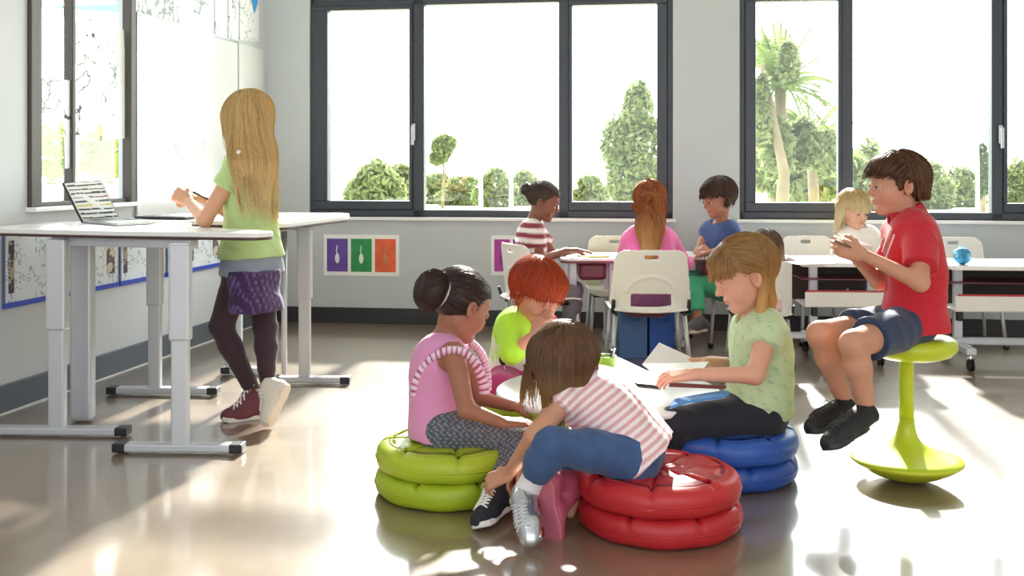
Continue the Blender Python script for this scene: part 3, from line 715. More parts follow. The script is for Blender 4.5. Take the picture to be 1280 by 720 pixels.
kb0,kb1=b0,b1; fwd=(f0-b1)*V(1,1,0)
slab([b0+V(0,0,.012),b0+fwd+V(0,0,.012),b1+fwd+V(0,0,.012),b1+V(0,0,.012)],.012,V(0,0,1)).build('base',M['alu'],lt,bevel=.002,off=o)
slab([b0+fwd*.1+V(0,0,.0135),b0+fwd*.6+V(0,0,.0135),b1+fwd*.6+V(0,0,.0135),b1+fwd*.1+V(0,0,.0135)],.001,V(0,0,1)).build('keyboard',M['black'],lt,off=o)
# dark tablet lying further back
a=pz(175,273,.782); o=a; mb=MB(); mb.obox(a+V(0,.02,.006),pz(240,274,.782)+V(0,.0,.006),.10,.012); tag(mb.build('tablet',M['black'],bevel=.003),'thin black tablet lying flat at the back of the near standing desk','tablet')

# ================================================================= low round table
TC=G(760,3.58); TR=.385; TH=.25
rt=thing('round_table','low round white table in the middle of the sitting children','table',TC)
MB().lathe((0,0,0),[(0,TH-.022),(TR-.006,TH-.022),(TR,TH-.018),(TR,TH-.004),(TR-.005,TH),(0,TH)],n=96).build('tabletop',M['white'],rt)
MB().lathe((0,0,0),[(.20,0),(.20,.012),(.05,.03),(.035,.05),(.035,TH-.05),(.10,TH-.0225),(0,TH-.0225)],n=48).build('pedestal',M['silver'],rt)

# ================================================================= round floor cushions
def cushion_mesh(name,r,h,petals,ph,mat,parent=None):
    n=160; prof=[]
    for i in range(33):
        t=i/32; a=-math.pi/2+math.pi*t
        ca=math.copysign(abs(math.cos(a))**.62,math.cos(a)); sa=math.copysign(abs(math.sin(a))**.8,math.sin(a))
        prof.append((r-h*.62+h*.62*ca, h/2+h/2*sa))
    flat=[(r*.0,0),(r*.3,0),(r*.6,0)]; topin=[(r*f,h) for f in (.82,.68,.55,.45,.36,.28,.2,.12,.06,.0)]
    prof=flat+prof+topin
    def fn(rr,z,a):
        if z>h*.45 and rr>0:
            s=abs(math.sin((a+ph)*petals/2)); g=math.exp(-(s/.13)**2); u=min(1,rr/r); f=(min(1,(u-.33)/.15) if u>.33 else 0)*(1-max(0,(u-.93)/.07)*.7)
            z-=.011*g*max(0,f)
            z-=.009*math.exp(-((u-.33)/.05)**2)
            z+=.006*math.sin(u*math.pi)*(1-g)
            rr-=.003*g*u
        zz=z+.0015*math.sin(9*a+ph*3); return rr*(1+.006*math.sin(3*a+ph)),max(0,zz)
    return MB().lathe((0,0,0),prof,n=n,fn=fn).build(name,mat,parent)
def cushion(c,z,r,h,col,label,ph,group,rz=0,petals=7,name='floor_cushion'):
    t=thing(name,label,'cushion',(c[0],c[1],z),rz,group)
    m=M.setdefault('vinyl'+col,pmat('vinyl_'+col,col,.42,spec=.45,var=.04,vscale=5,bump=.12,bscale=14))
    cushion_mesh('padded_cover',r,h,petals,ph,m,t)
    mb=MB(); n=96; pts=[V((r*1.001)*math.cos(2*math.pi*k/n)*(1+.0),(r*1.001)*math.sin(2*math.pi*k/n),h*.5) for k in range(n+1)]; mb.tube(pts,.0022,5,False); mb.build('side_seam',m,t)
    return t
RC=G(824,2.95); LC=G(563,3.26); BC=G(905,3.43)
cushion(RC,0,.232,.079,'B8262C','lower of the two stacked red floor cushions in front',.3,'red cushions',0)
cushion(RC+V(-.004,.0,0),.0785,.232,.080,'BE2A2E','upper red floor cushion under the girl in the striped top',.9,'red cushions')
cushion(LC,0,.235,.079,'A3B726','lower of the two lime green floor cushions at the left',.2,'lime cushions')
cushion(LC+V(.003,0,0),.0785,.235,.08,'AABE2A','upper lime green floor cushion under the girl with the ruffled pink top',1.4,'lime cushions')
cushion(BC,0,.235,.079,'2A4F9E','lower of the two blue floor cushions at the right',.5,'blue cushions')
cushion(BC+V(.004,0,0),.0785,.235,.08,'2E58AC','upper blue floor cushion under the reading girl',.1,'blue cushions')
cushion(G(664,3.16),0,.13,.15,'9E2338','small crimson floor cushion between the lime and the red ones',.1,None,petals=5)
cushion(G(650,4.2),0,.21,.13,'A8C024','lime floor cushion behind the round table under the redhead',.1,None)
# one more lime cushion pushed half under the table
cushion(G(706,3.27),0,.13,.16,'B4CC2A','small lime floor cushion in front of the round table under the striped girl\'s arm',.6,None,petals=5)

# ================================================================= wobble stool
SC=G(1133,3.37); ws=thing('wobble_stool','lime green wobble stool with a domed base under the boy in red','stool',SC)
lime=pmat('lime_plastic','BCCB2C',.35,spec=.5)
pr=[(0,0),(.03,.001),(.07,.010),(.11,.024),(.145,.042),(.165,.056),(.1745,.064),(.1752,.068),(.172,.073),(.15,.080),(.11,.092),(.075,.106),(.05,.122),(.036,.14),(.028,.165),(.024,.20)]
MB().lathe((0,0,0),pr,n=72).build('rocker_base',lime,ws)
MB().lathe((0,0,0),[(.0235,.19),(.0225,.30),(.023,.385),(.04,.392)],n=32).build('pole',lime,ws)
MB().lathe((.012,0,0),[(0,.386),(.05,.388),(.09,.395),(.125,.408),(.142,.425),(.146,.438),(.142,.452),(.128,.463),(.09,.466),(.04,.463),(0,.462)],n=64).build('seat',lime,ws)

# ================================================================= school chairs and desks at the back
SK={}
def chair(label,loc,rz,shell='E9E7E4',hd=True,lowh=.012):
    """faces +y when rz=0 (its back towards the camera); seat height .30"""
    t=thing('school_chair',label,'chair',loc,rz,'school chairs at the back tables')
    key=('shell',shell)
    if key not in SK:
        m=pmat('chair_plastic_'+shell,shell,.4,spec=.45)
        def back(X):                      # back shell: rounded trapezoid with a grip slot and an arch opening
            x,y,z=X[...,0],X[...,1],X[...,2]
            hw=.185-.05*(z-.30)/.32*.6; zc=.455; hh=.155
            qx=np.abs(x)-(hw-.05); qz=np.abs(z-zc)-(hh-.05)
            d=np.sqrt(np.maximum(qx,0)**2+np.maximum(qz,0)**2)+np.minimum(np.maximum(qx,qz),0)-.05
            yc=-.165-.35*(z-.30)*.35-.0+1.2*x*x
            sl=np.maximum(np.abs(x)-.030,np.abs(z-.572)-.009)
            ar=np.maximum(np.maximum(np.abs(x)-.088,np.abs(z-.355)-.033),-1)
            d=np.maximum(d,-sl); d=np.maximum(d,-ar)
            rib=.006*np.exp(-((np.sqrt((x/1.05)**2+(z-.37)**2)-.105)/.008)**2)*(z>.395)
            return np.maximum(d,np.abs(y-yc)-.005-rib)
        v,q=sdf_mesh([grp([fnp(back,(-.2,-.26,.28),(.2,-.08,.63))])],.0055)
        SK[key]=(mesh_np('backrest',v,q),m); SK[key][0].materials.append(m)
        def seat(X):
            x,y,z=X[...,0],X[...,1],X[...,2]
            qx=np.abs(x)-.13; qy=np.abs(y+.01)-.13
            d=np.sqrt(np.maximum(qx,0)**2+np.maximum(qy,0)**2)+np.minimum(np.maximum(qx,qy),0)-.05
            zc=.300+.9*x*x*.5-.02*np.clip((y-.08)/.1,0,1)**2
            return np.maximum(d,np.abs(z-zc)-.006)
        v,q=sdf_mesh([grp([fnp(seat,(-.2,-.2,.25),(.2,.2,.34))])],.0055)
        sm=mesh_np('seat',v,q); sm.materials.append(m); SK[('seat',shell)]=sm
    def pl(nm,me): 
        ob=bpy.data.objects.new(nm,me); C.objects.link(ob); ob.parent=t; return ob
    pl('backrest',SK[key][0]); pl('seat',SK[('seat',shell)])
    if 'cf' not in SK:
        mb=MB()
        mb.tube([V(-.15,-.15,.285),V(-.15,.13,.285),V(.15,.13,.285),V(.15,-.15,.285)],.010,8)
        for s in (-1,1): mb.tube([V(.15*s,-.12,.285),V(.165*s,-.165,.30),V(.165*s,-.185,.36)],.009,8)
        me=mb.build('frame',M['black']); SK['cf']=me.data; bpy.data.objects.remove(me)
        for i,(x,y) in enumerate(((-.15,-.13),(.15,-.13),(-.15,.12),(.15,.12))):
            mb=MB(); mb.tube([V(x,y,.285),V(x*1.15,y*1.25,.02)],.0105,8); o_=mb.build('leg',M['silver']); SK['cl%d'%i]=o_.data; bpy.data.objects.remove(o_)
            mb=MB(); mb.cyl(V(x*1.15,y*1.25,0),V(x*1.15,y*1.25,.022),.015); o_=mb.build('glide',M['black']); SK['cg%d'%i]=o_.data; bpy.data.objects.remove(o_)
    pl('frame',SK['cf'])
    for i in range(4):
        l=pl('leg',SK['cl%d'%i]); g=pl('glide',SK['cg%d'%i]); g.parent=l
    return t
# the cluster of tables where three children work
def wdesk(label,c,w,d,h,rz=0,tray=True,group='tables at the back'):
    t=thing('classroom_table',label,'table',(c[0],c[1],0),rz,group)
    pp=rpoly([(-w/2,-d/2),(w/2,-d/2),(w/2,d/2),(-w/2,d/2)],.05)
    MB().prism(pp,h-.014,h).build('tabletop',M['white'],t,bevel=.003)
    MB().prism([(x*.998,y*.998) for x,y in pp],h-.026,h-.0142).build('edge_band',M['maroon'],t)
    for s in (-1,1):
        for s2 in (-1,1):
            x,y=s*(w/2-.07),s2*(d/2-.08)
            l=MB().box((x,y,(h-.026+.05)/2),(.04,.04,h-.026-.05)).build('leg',M['silver'],t,bevel=.005)
        MB().obox(V(s*(w/2-.07),-d/2+.02,.03),V(s*(w/2-.07),d/2-.02,.03),.045,.035).build('foot_rail',M['silver'],t,bevel=.005)
    if tray: MB().box((0,-.02,h-.075),(w*.42,d*.7,.10)).build('book_tray',M['maroon'],t,bevel=.02)
    return t
wdesk('white classroom table between the striped boy and the girl in pink',G(738,5.95),.36,.48,.52)
wdesk('white classroom table in front of the boy in navy, under the girl\'s right arm',G(905,6.02),.70,.42,.52)
ch0=chair('white school chair the girl with the ginger ponytail sits on',G(808,5.36),0); ch0.scale=(1.14,1.05,1.0)
chair('white school chair under the boy in the striped shirt',G(678,5.72),math.radians(-62))
chair('white school chair under the child in the navy top',G(868,6.03)+V(.19,.08,0),math.radians(100),'E4E2DF')
chair('pale cream school chair back showing behind the table',G(772,6.1),math.radians(180),'DDE0C8')
c4=chair('white chair under the brown haired girl sitting behind the reader',G(948,5.36),math.radians(10)); c4.scale=(.75,.8,.9)
# blue storage box beneath the ponytail girl's chair
for (x0,x1,c,lb) in ((772,808,'5878AE','muted blue fabric bin standing under the table, left of the brighter one'),(809,842,'3A62B8','bright blue fabric bin standing under the table, right of the muted one')):
    Z=5.62; a,b=G(x0,Z),G(x1,Z); o=(a+b)/2; t=thing('fabric_bin',lb,'bin',o,group='blue bins')
    m=pmat('bin_'+c,c,.8,bump=.2,bscale=200); wd=b[0]-a[0]-.006; MB().prism(rpoly([(-wd/2,-.07),(wd/2,-.07),(wd/2,.12),(-wd/2,.12)],.01),0,.275).build('box_body',m,t,bevel=.004)
    MB().tube([V(-.03,-.071,.22),V(-.02,-.085,.2),V(.02,-.085,.2),V(.03,-.071,.22)],.005,6).build('handle',m,t)
# things on that table
def flat(name,label,cat,px,py,z,w,d,h,rz,mat,group=None):
    Z=(HC-z)*F0/(py-HY); c=G(px,Z,z); o=MB().box((0,0,h/2),(w,d,h)).build(name,mat,bevel=min(.003,h*.3)); o.location=tuple(float(v) for v in c); o.rotation_euler=(0,0,rz); return tag(o,label,cat,group)
flat('green_folder','lime green folder lying on the back table beside the girl in pink','folder',742,321,.521,.17,.10,.010,.1,pmat('lime_card','AEBF4A',.5))
flat('paper_sheet','white worksheet under the striped boy\'s hand','paper',718,321,.521,.13,.18,.002,.15,M['paper'],'sheets at the back')
flat('paper_sheet','crumpled pinkish paper in front of the child in navy','paper',884,315,.521,.12,.10,.012,.3,pmat('pink_paper','EFD3DA',.7),'sheets at the back')

# mobile desks on the right, each with a tray shelf, posts and castors
def caster(root,x,y):
    c=MB(); c.cyl(V(x-.012,y,.032),V(x-.004,y,.032),.031,n=20); c.cyl(V(x+.004,y,.032),V(x+.012,y,.032),.031,n=20); cs=c.build('caster',M['black'],root)
    MB().cyl(V(x,y,.032),V(x,y,.10),.008).build('stem',M['chrome'],cs)
    MB().tube([V(x-.018,y,.06),V(x,y,.074),V(x+.018,y,.06)],.008,8).build('fork',M['chrome'],cs)
def mobile_desk(label,c,w,d,h,rz=0):
    t=thing('mobile_desk',label,'desk',(c[0],c[1],0),rz,'wheeled desks on the right')
    pp=rpoly([(-w/2,-d/2),(w/2,-d/2),(w/2,d/2),(-w/2,d/2)],.04)
    MB().prism(pp,h-.022,h).build('tabletop',M['white'],t,bevel=.003)
    MB().box((0,.05,h-.10),(w*.9,d*.6,.006)).build('inner_shelf',M['maroon'],t)
    mb=MB(); mb.box((0,-d*.18,h-.225),(w*.94,d*.55,.012)); mb.box((0,-d*.18-d*.27,h-.19),(w*.94,.012,.075)); mb.build('book_tray',M['whitepl'],t,bevel=.004)
    MB().box((0,-d*.18-d*.26,h-.148),(w*.90,.008,.008)).build('tray_lip',pmat('red_lip','B8343C',.5),t)
    mb=MB(); mb.box((0,d*.38,h-.13),(w*.9,.01,.21)); mb.build('back_panel',pmat('dark_panel','3B3230',.6),t)
    for s in (-1,1):
        x=s*(w/2-.10); l=MB().box((x,0,h*.5+.02),(.045,.035,h-.10)).build('leg',M['silver'],t,bevel=.006)
        MB().box((x+.0,-.03,h-.27),(.03,.03,.06)).build('clamp',M['black'],l,bevel=.004)
        mb=MB(); mb.obox(V(x-.0,-d*.46,.10),V(x,d*.46,.10),.05,.035); mb.build('foot_rail',M['silver'],t,bevel=.006)
        for yy in (-d*.42,d*.42): caster(t,x,yy)
    MB().obox(V(-w/2-.06,-.02,.125),V(w/2+.06,-.02,.125),.04,.035).build('cross_rail',M['silver'],t,bevel=.006)
    return t
mobile_desk('wheeled white desk behind the boy, partly past the right photo edge',G(1262,5.36),.72,.46,.53,math.radians(-5))
mobile_desk('small wheeled white desk in front of the little blonde girl',G(1052,5.55),.50,.46,.53,math.radians(-4))
chair('white school chair behind the wheeled desk with the blue toy',G(1206,6.0),math.radians(176))
chair('white school chair left of the little blonde girl',G(1024,6.12),math.radians(188))
# blue knitted ball on the desk
o=P(1203,323,5.25); o[2]=.53; t=thing('blue_toy','small turquoise knitted ball toy on the wheeled desk','toy',o)
MB().ball((0,0,.042),.043,24,14).build('ball_body',pmat('knit_blue','3E8FB8',.85,var=.3,vscale=60,bump=.8,bscale=90),t)
for a,h_ in ((.5,.06),(2.2,.07),(-1.2,.055),(1.4,.085),(3.6,.06)):
    MB().ball((.034*math.cos(a),.034*math.sin(a),h_-.01),.015,10,8).build('knob',pmat('knit_light','7FBAD6',.85,bump=.5),t)
flat('paper_sheet','white sheets lying on the small wheeled desk','paper',1012,329,.532,.20,.16,.004,.1,M['paper'],'sheets at the back')
mb=MB().prism([(-.05,0),(.06,0),(.06,.10)],-.004,.004); ob=mb.build('green_folder',pmat('teal_card','2F9A78',.5)); ob.rotation_euler=(math.pi/2,0,0); ob.location=tuple(P(1046,384,5.36)); tag(ob,'teal folder corner standing in the small desk\'s tray','folder')

# ================================================================= things on the low round table
def slabm(name,c4,th,mat,label=None,cat=None,group=None):
    c4=[np.asarray(c,float) for c in c4]; n_=nrm(np.cross(c4[1]-c4[0],c4[3]-c4[0])); 
    if n_[2]<0: n_=-n_
    o=slab(c4,th,n_).build(name,mat); 
    if label: tag(o,label,cat,group)
    return o
pt=lambda x,y,z=TH+.003: pz(x,y,z)
slabm('paper_sheet',[pt(772,446),pt(838,477),pt(822,482),pt(748,462)],.002,M['paper'],'white sheet lying flat on the round table left of the book','paper')
slabm('notebook',[pt(779,470,TH+.012),pt(822,478,TH+.012),pt(826,482,TH+.012),pt(780,477,TH+.012)],.010,pmat('dark_cover','2B2426',.4),'dark closed notebook lying on the round table','notebook')
# open book held by the reader
bk=thing('open_book','open white book propped up in the reading girl\'s hands','book',P(835,470,3.40))
ob=P(835,470,3.40)
slab([P(828,474,3.30),P(872,470,3.34),P(886,452,3.46),P(803,455,3.40)],.003,nrm(V(0,-.3,1))).build('right_page',M['paper'],bk,off=ob)
slab([P(803,455,3.40),P(840,462,3.46),P(876,452,3.50),P(824,428,3.52)],.003,nrm(V(0,-.8,.5))).build('left_page',pmat('page_grey','E2DEDC',.7),bk,off=ob)
slab([P(838,478,3.28),P(908,482,3.30),P(906,485,3.30),P(836,482,3.28)],.004,V(0,0,1)).build('cover',pmat('book_cover','7A3B36',.5),bk,off=ob)
# blue cloth on the lap edge
# green mesh basket with pens and beads
o=pt(757,462,TH); bs=thing('pen_basket','small green basket filled with pens and beads on the round table','basket',o)
gm=pmat('green_plastic','7E9E2E',.45)
mb=MB(); mb.lathe((0,0,0),[(0,.001),(.034,.001),(.040,.05),(.0425,.052),(.040,.054),(.037,.05),(.031,.004),(0,.004)],n=32)
mb.build('basket_body',gm,bs)
r=np.random.default_rng(5)
for k in range(9):
    a=r.uniform(0,6.28); q=V(.02*math.cos(a),.02*math.sin(a),.01); e=V(.036*math.cos(a+.3),.036*math.sin(a+.3),r.uniform(.06,.085))
    MB().cyl(q,e,.0035,n=8).build('pen',M['pen%d'%k] if 'pen%d'%k in M else pmat('pen%d'%k,['3A3A3E','D8D8DA','506A2E','C8C8CC','22262E','8A8F94','BFD060','E6E6E6','444A50'][k],.4),bs)
for k in range(10):
    a=r.uniform(0,6.28); rr_=r.uniform(.055,.10); c=o+V(rr_*math.cos(a)*.9-.03,abs(rr_*math.sin(a))*.6+.03,.0085)
    dd=c-TC; dd[2]=0; dl=np.linalg.norm(dd); c=c-dd*max(0,1-(TR-.03)/max(dl,1e-6))
    b_=MB().ball((0,0,0),(.011,.009,.0085),12,8).build('loose_bead',M.setdefault('bead%d'%(k%3),pmat('bead%d'%(k%3),['2A2C30','D9DADC','8C9196'][k%3],.25,metal=.3))); b_.location=tuple(c); tag(b_,'tiny grey and black bead scattered behind the green basket','bead','beads on the round table')
# ================================================================= children
M['skin']=attrmat('skin',.5,sss=.12,spec=.35)
M['hair']=attrmat('hair',.42,spec=.5,trans=.28)
M['eyewhite']=attrmat('eye',.15,spec=.6)
M['lash']=pmat('lash','2A1D18',.6)
def cmat(name,col,**k):
    k={**dict(rough=.85,sheen=.15,bump=.15,bscale=260),**k}
    return M.setdefault('c_'+name,pmat('cloth_'+name,col,**k))
M['clothcol']=attrmat('printed_cloth',.85,sheen=.15,bump=.12,bscale=240)
def mixc(a,b,t): a=np.asarray(a);b=np.asarray(b);t=np.clip(t,0,1)[...,None]; return a*(1-t)+b*t

def headframe(f,up=(0,0,1)):
    f=nrm(f); u=nrm(np.asarray(up,float)-f*np.dot(up,f)); l=np.cross(u,f); return np.stack([f,l,u],0)   # rows: forward,left,up
class Kid:
    def __init__(s,name,label,loc,J,sc,skin,hf,hup=(0,0,1),h=.0055,fine=.003,seed=1,group=None,hq=1.06):
        s.J={k:np.asarray(v,float) for k,v in J.items()}; s.s=sc; s.skin=np.array(lin(skin)); s.skin=s.skin*.88+s.skin.mean()*.12*np.array([1,.96,.94]); s.R=headframe(hf,hup); s.h=h; s.fine=fine; s.seed=seed
        s.o=np.asarray(loc,float); s.root=thing(name,label,'person',s.o,0,group)
        s.hc=s.J['head']; s.q=hq*sc
    def H(s,x,y,z): return s.hc+s.q*(x*s.R[0]+y*s.R[1]+z*s.R[2])
    def hl(s,X): return ((X-s.hc)@s.R.T)/s.q                # world -> head frame
    def hE(s,c,r,k=.01): return ell(s.H(*c),np.array(r)*s.q,k*s.q,s.R)
    def hS(s,c,r,k=.01): return cone(s.H(*c),s.H(*c)+1e-4,r*s.q,r*s.q,k*s.q)
    # ---------------- torso slices shared by body and clothes
    def slices(s,off=0.,t0=0.,t1=1.,wide=1.,k=.05,depth=1.):
        P0,N=s.J['pelvis'],s.J['neck']; hipv=nrm(s.J['hipL']-s.J['hipR']); shv=nrm(s.J['shL']-s.J['shR'])
        mid=s.J.get('spine',(P0+N)/2); out=[]
        for t,r,w in ((0,.076,.040),(.2,.072,.036),(.4,.066,.036),(.6,.068,.042),(.78,.070,.050),(.92,.050,.066)):
            if t<t0-1e-6 or t>t1+1e-6: continue
            c=(1-t)**2*P0+2*t*(1-t)*(2*mid-(P0+N)/2)+t*t*N; v=nrm(hipv*(1-t)+shv*t)
            w=w*s.s*wide; r=r*s.s*depth+off
            out.append(cone(c-v*w,c+v*w,r,r,k))
        return out
    def arm(s,sd): return s.J['sh'+sd],s.J['el'+sd],s.J['wr'+sd]
    def leg(s,sd): return s.J['hip'+sd],s.J['kn'+sd],s.J['an'+sd]
    def armp(s,sd,off=0,upto=2.,capb=False):
        a,b,c=s.arm(sd); q=s.s; out=[]
        if upto<1: out.append(cone(a,a+(b-a)*upto,.036*q+off,.036*q+(.028-.036)*q*upto+off,.02,False,capb))
        else:
            out.append(cone(a,b,.036*q+off,.027*q+off,.02))
            if upto>1:
                f=min(1,upto-1); out.append(cone(b,b+(c-b)*f,.027*q+off,.027*q+(.0185-.027)*q*f+off,.015,False,capb))
        return out
    def legp(s,sd,off=0,upto=2.,capb=False):
        a,b,c=s.leg(sd); q=s.s
        r0,r1,r2=.062*q,.041*q,.0245*q; out=[]
        if upto<1: out.append(cone(a,a+(b-a)*upto,r0+off,r0+(r1-r0)*upto+off,.03,False,capb)); return out
        out.append(cone(a,b,r0+off,r1+off,.03))
        f=min(1,upto-1)
        if f>0:
            m=b+(c-b)*.33; bk=nrm(np.cross(np.cross(b-a,c-b),c-b)) if np.linalg.norm(np.cross(b-a,c-b))>1e-4 else V(0,0,0)
            m2=m-bk*.008*q*0
            if f<=.33: out.append(cone(b,b+(c-b)*f,r1+off,.039*q+off,.02,False,capb))
            else:
                out.append(cone(b,m,r1*.95+off,.0385*q+off,.02)); out.append(cone(m,m+(c-m)*((f-.33)/.67),.0385*q+off,.0385*q+(r2-.0385*q)*((f-.33)/.67)+off,.02,False,capb))
        return out
    # ---------------- head
    def headprims(s):
        q=s.q
        pr=[s.hE((-.010,0,.030),(.090,.074,.076),.01),s.hE((.018,0,-.028),(.062,.059,.068),.03),
            s.hE((.058,0,.018),(.026,.046,.024),.02),s.hS((.052,.030,-.036),.024,.02),s.hS((.052,-.030,-.036),.024,.02),
            s.hS((.064,0,-.083),.0145,.026),cone(s.H(-.018,.036,-.052),s.H(.05,.012,-.084),.015*q,.013*q,.02*q),cone(s.H(-.018,-.036,-.052),s.H(.05,-.012,-.084),.015*q,.013*q,.02*q),
            cone(s.H(.078,0,.006),s.H(.096,0,-.024),.006*q,.0085*q,.012*q),s.hS((.086,.009,-.027),.0062,.006),s.hS((.086,-.009,-.027),.0062,.006),
            s.hE((.0795,0,-.0500),(.0085,.0175,.0052),.004),s.hE((.0775,0,-.0585),(.0085,.0150,.0056),.004)]
        for y in (1,-1):
            pr+= [s.hE((-.008,.078*y,-.006),(.0165,.0075,.026),.004),s.hE((-.006,.0735*y,-.026),(.009,.0055,.010),.004)]
        sub=[s.hS((.090,.030,-.003),.0125,.012),s.hS((.090,-.030,-.003),.0125,.012),s.hE((-.003,.0845,-.003),(.010,.0085,.016),.003),s.hE((-.003,-.0845,-.003),(.010,.0085,.016),.003)]
        return pr,sub
    def body(s,feet=(),hands=True,lid=.5):
        J=s.J; q=s.s; hp,hs=s.headprims()
        tor=s.slices()+[cone(J['neck'],J['neck']+(s.H(-.018,0,-.055)-J['neck'])*1.0,.040*q,.037*q,.03),
            cone(J['neck']+(J['shL']-J['neck'])*.2,J['shL'],.030*q,.034*q,.04),cone(J['neck']+(J['shR']-J['neck'])*.2,J['shR'],.030*q,.034*q,.04)]
        g=[grp(hp,(),hs,k=.001)]
        lids=[]
        for y in (1,-1):
            c=s.H(.0745,.029*y,-.003); n=nrm(-(s.R[2])*1.0+s.R[0]*(.5-.8*lid)); Q=s.q; lids.append(grp([cone(c,c+1e-4,.0130*Q,.0130*Q,.001)],[(c+n*(.012*lid-.005)*Q,n)],k=.002*Q))
        lg=s.legp('L')+s.legp('R'); al=s.armp('L')+s.armp('R')
        ft=[cone(J['an'+sd],J['to'+sd],.024*q,.018*q,.02) for sd in 'LR' if ('to'+sd) in J]
        G0=[grp(tor+lg+al+ft+[p for p in []],k=.012)]
        G0.append(grp(hp,(),hs,k=.02*q)); G0+=lids
        hb=[]
        for sd in 'LR':
            if hands and ('hd'+sd) in J:
                p=s.handp(sd); G0.append(grp(p,k=.006)); lo,hi=gbounds([G0[-1]],.012); hb.append((lo,hi,s.fine*.8))
        hlo=s.hc-.125*s.q; hhi=s.hc+.125*s.q
        def col(v):
            l=s.hl(v); c=np.broadcast_to(s.skin,(len(v),3)).copy()
            lip=np.exp(-(((l[:,0]-.083)/.012)**2+(l[:,1]/.017)**2+((l[:,2]+.054)/.0085)**2)**2)
            c=mixc(c,s.skin*np.array([.95,.50,.50]),lip*.75)
            er=np.exp(-(((np.abs(l[:,1])-.080)/.006)**2+((l[:,2]+.003)/.014)**2+((l[:,0]+.002)/.010)**2)); c=mixc(c,s.skin*np.array([.72,.52,.5]),er*.8)
            ck=np.exp(-(((np.abs(l[:,1])-.036)/.018)**2+((l[:,2]+.034)/.018)**2))*(l[:,0]>.03)
            c=mixc(c,s.skin*np.array([1.12,.78,.74]),ck*.35)
            return c
        s.bodyobj=sdf_obj('body',G0,s.h,M['skin'],s.root,s.o,boxes=[(hlo,hhi,s.fine)]+hb,col=col)
        return s.bodyobj
    def handp(s,sd):
        """hdL = (direction of fingers, palm normal, curl, spread)"""
        J=s.J; q=s.s; w=J['wr'+sd]; D=J['hd'+sd]; d=nrm(D[0:3]); n=D[3:6]; n=nrm(n-d*np.dot(n,d)); curl=D[6]; th=D[7]
        sdv=np.cross(d,n)*th                      # towards the thumb
        out=[]; L=.066*q
        base=w+d*.006*q
        for k,(o_,l,r) in enumerate(((.022,.050,.0068),(.0075,.056,.0070),(-.007,.052,.0068),(-.020,.042,.0060))):
            r*=q; l*=q; kn=base+d*L*(1-.05*abs(k-1.3))+sdv*o_*q
            out.append(cone(base+sdv*o_*.6*q,kn,.0115*q,.0092*q,.010*q))
            dd=d; p=kn; seg=(.45,.32,.23); rr=(r,r*.93,r*.85,r*.72)
            dirr=nrm(d+sdv*o_*2.2)
            for m in range(3):
                a=curl*(.55 if m==0 else .75)*(1+.08*k)
                dirr=nrm(dirr*math.cos(a)+nrm(n-dirr*np.dot(n,dirr))*math.sin(a))
                p2=p+dirr*l*seg[m]; out.append(cone(p,p2,rr[m],rr[m+1],.002*q)); p=p2
        t0=base+sdv*.014*q+d*.012*q; t1=t0+nrm(sdv*.9+d*.75+n*.35)*.028*q; t2=t1+nrm(sdv*.25+d*1+n*(.3+curl*.5))*.022*q; t3=t2+nrm(d*1-sdv*.1+n*(.3+curl*.8))*.017*q
        out+=[cone(t0,t1,.0115*q,.0085*q,.008*q),cone(t1,t2,.008*q,.0072*q,.003*q),cone(t2,t3,.0072*q,.0058*q,.003*q)]
        return out
    def face(s,iris='5A4632',gaze=(1,0,-.35),brow='6B4E37',eyes=True,lash=True,smile=False):
        q=s.q
        for y in (1,-1):
            if eyes:
                c=s.H(.0740,.029*y,-.003); mb=MB(); mb.ball((0,0,0),.0120*q,24,16); v=np.array(mb.v)
                g=nrm(gaze[0]*s.R[0]+gaze[1]*s.R[1]+gaze[2]*s.R[2]); d=v@g/(.0120*q)
                col=np.broadcast_to(np.array(lin('C4B8B2')),(len(v),3)).copy(); col[d>.78]=lin(iris); col[d>.94]=(.01,.01,.01)
                me=mesh_np('eye',v+c-s.o,[f for f in mb.f if len(f)==4],True,col); link('eye',me,M['eyewhite'],s.root)
            pts=[s.H(.082-.030*abs(u)**2.2,(.029+.019*u)*y,.0225+.004*(1-u*u)-.002*u) for u in np.linspace(-1,1,9)]
            MB().tube(pts,[.0010*q]+[.0022*q]*6+[.0016*q,.0008*q],6).build('eyebrow',pmat('brow_'+brow,brow,.8),s.root,off=s.o)
            if lash:
                pts=[s.H(.0868-.011*u*u,(.029+.0125*u)*y,-.0060+.0030*(1-u*u)) for u in np.linspace(-1,1,9)]
                MB().tube(pts,[.0006*q]+[.0013*q]*7+[.0006*q],5).build('eyelash',M['lash'],s.root,off=s.o)
        pts=[s.H(.0868-.022*(abs(u)**2),.0165*u,-.0545+(.003*u*u if smile else 0)) for u in np.linspace(-1,1,9)]
        MB().tube(pts,[.0004*q]+[.0010*q]*7+[.0004*q],5).build('mouth_line',pmat('mouth_line','7A3A36',.6),s.root,off=s.o)
    # ---------------- hair
    def hairobj(s,groups,color,starts,flow,N,length,M_=16,r0=.0011,h=None,seed=None,name='hair',lift=.002,var=.28,disp_amp=.0016,tip=None,parent=None,stop=None):
        """base volume plus strands that run along it; starts(n)->points, flow(X)->unit direction"""
        h=h or s.fine*1.25; r=np.random.default_rng(seed or s.seed); col=np.array(lin(color))
        dsp=lambda X: disp_amp*ramp_noise(X,260/s.s,s.seed)
        v,q=sdf_mesh(groups,h,disp=dsp)
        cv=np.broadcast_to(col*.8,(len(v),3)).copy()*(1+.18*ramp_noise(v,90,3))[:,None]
        if tip is not None: cv=mixc(cv,np.array(lin(tip[0]))*.9,(tip[1]-v[:,2])/tip[2])
        X=starts(N,r); paths=[X.copy()]; L=length*(r.uniform(.75,1.12,(N,1))); st=L/(M_-1)
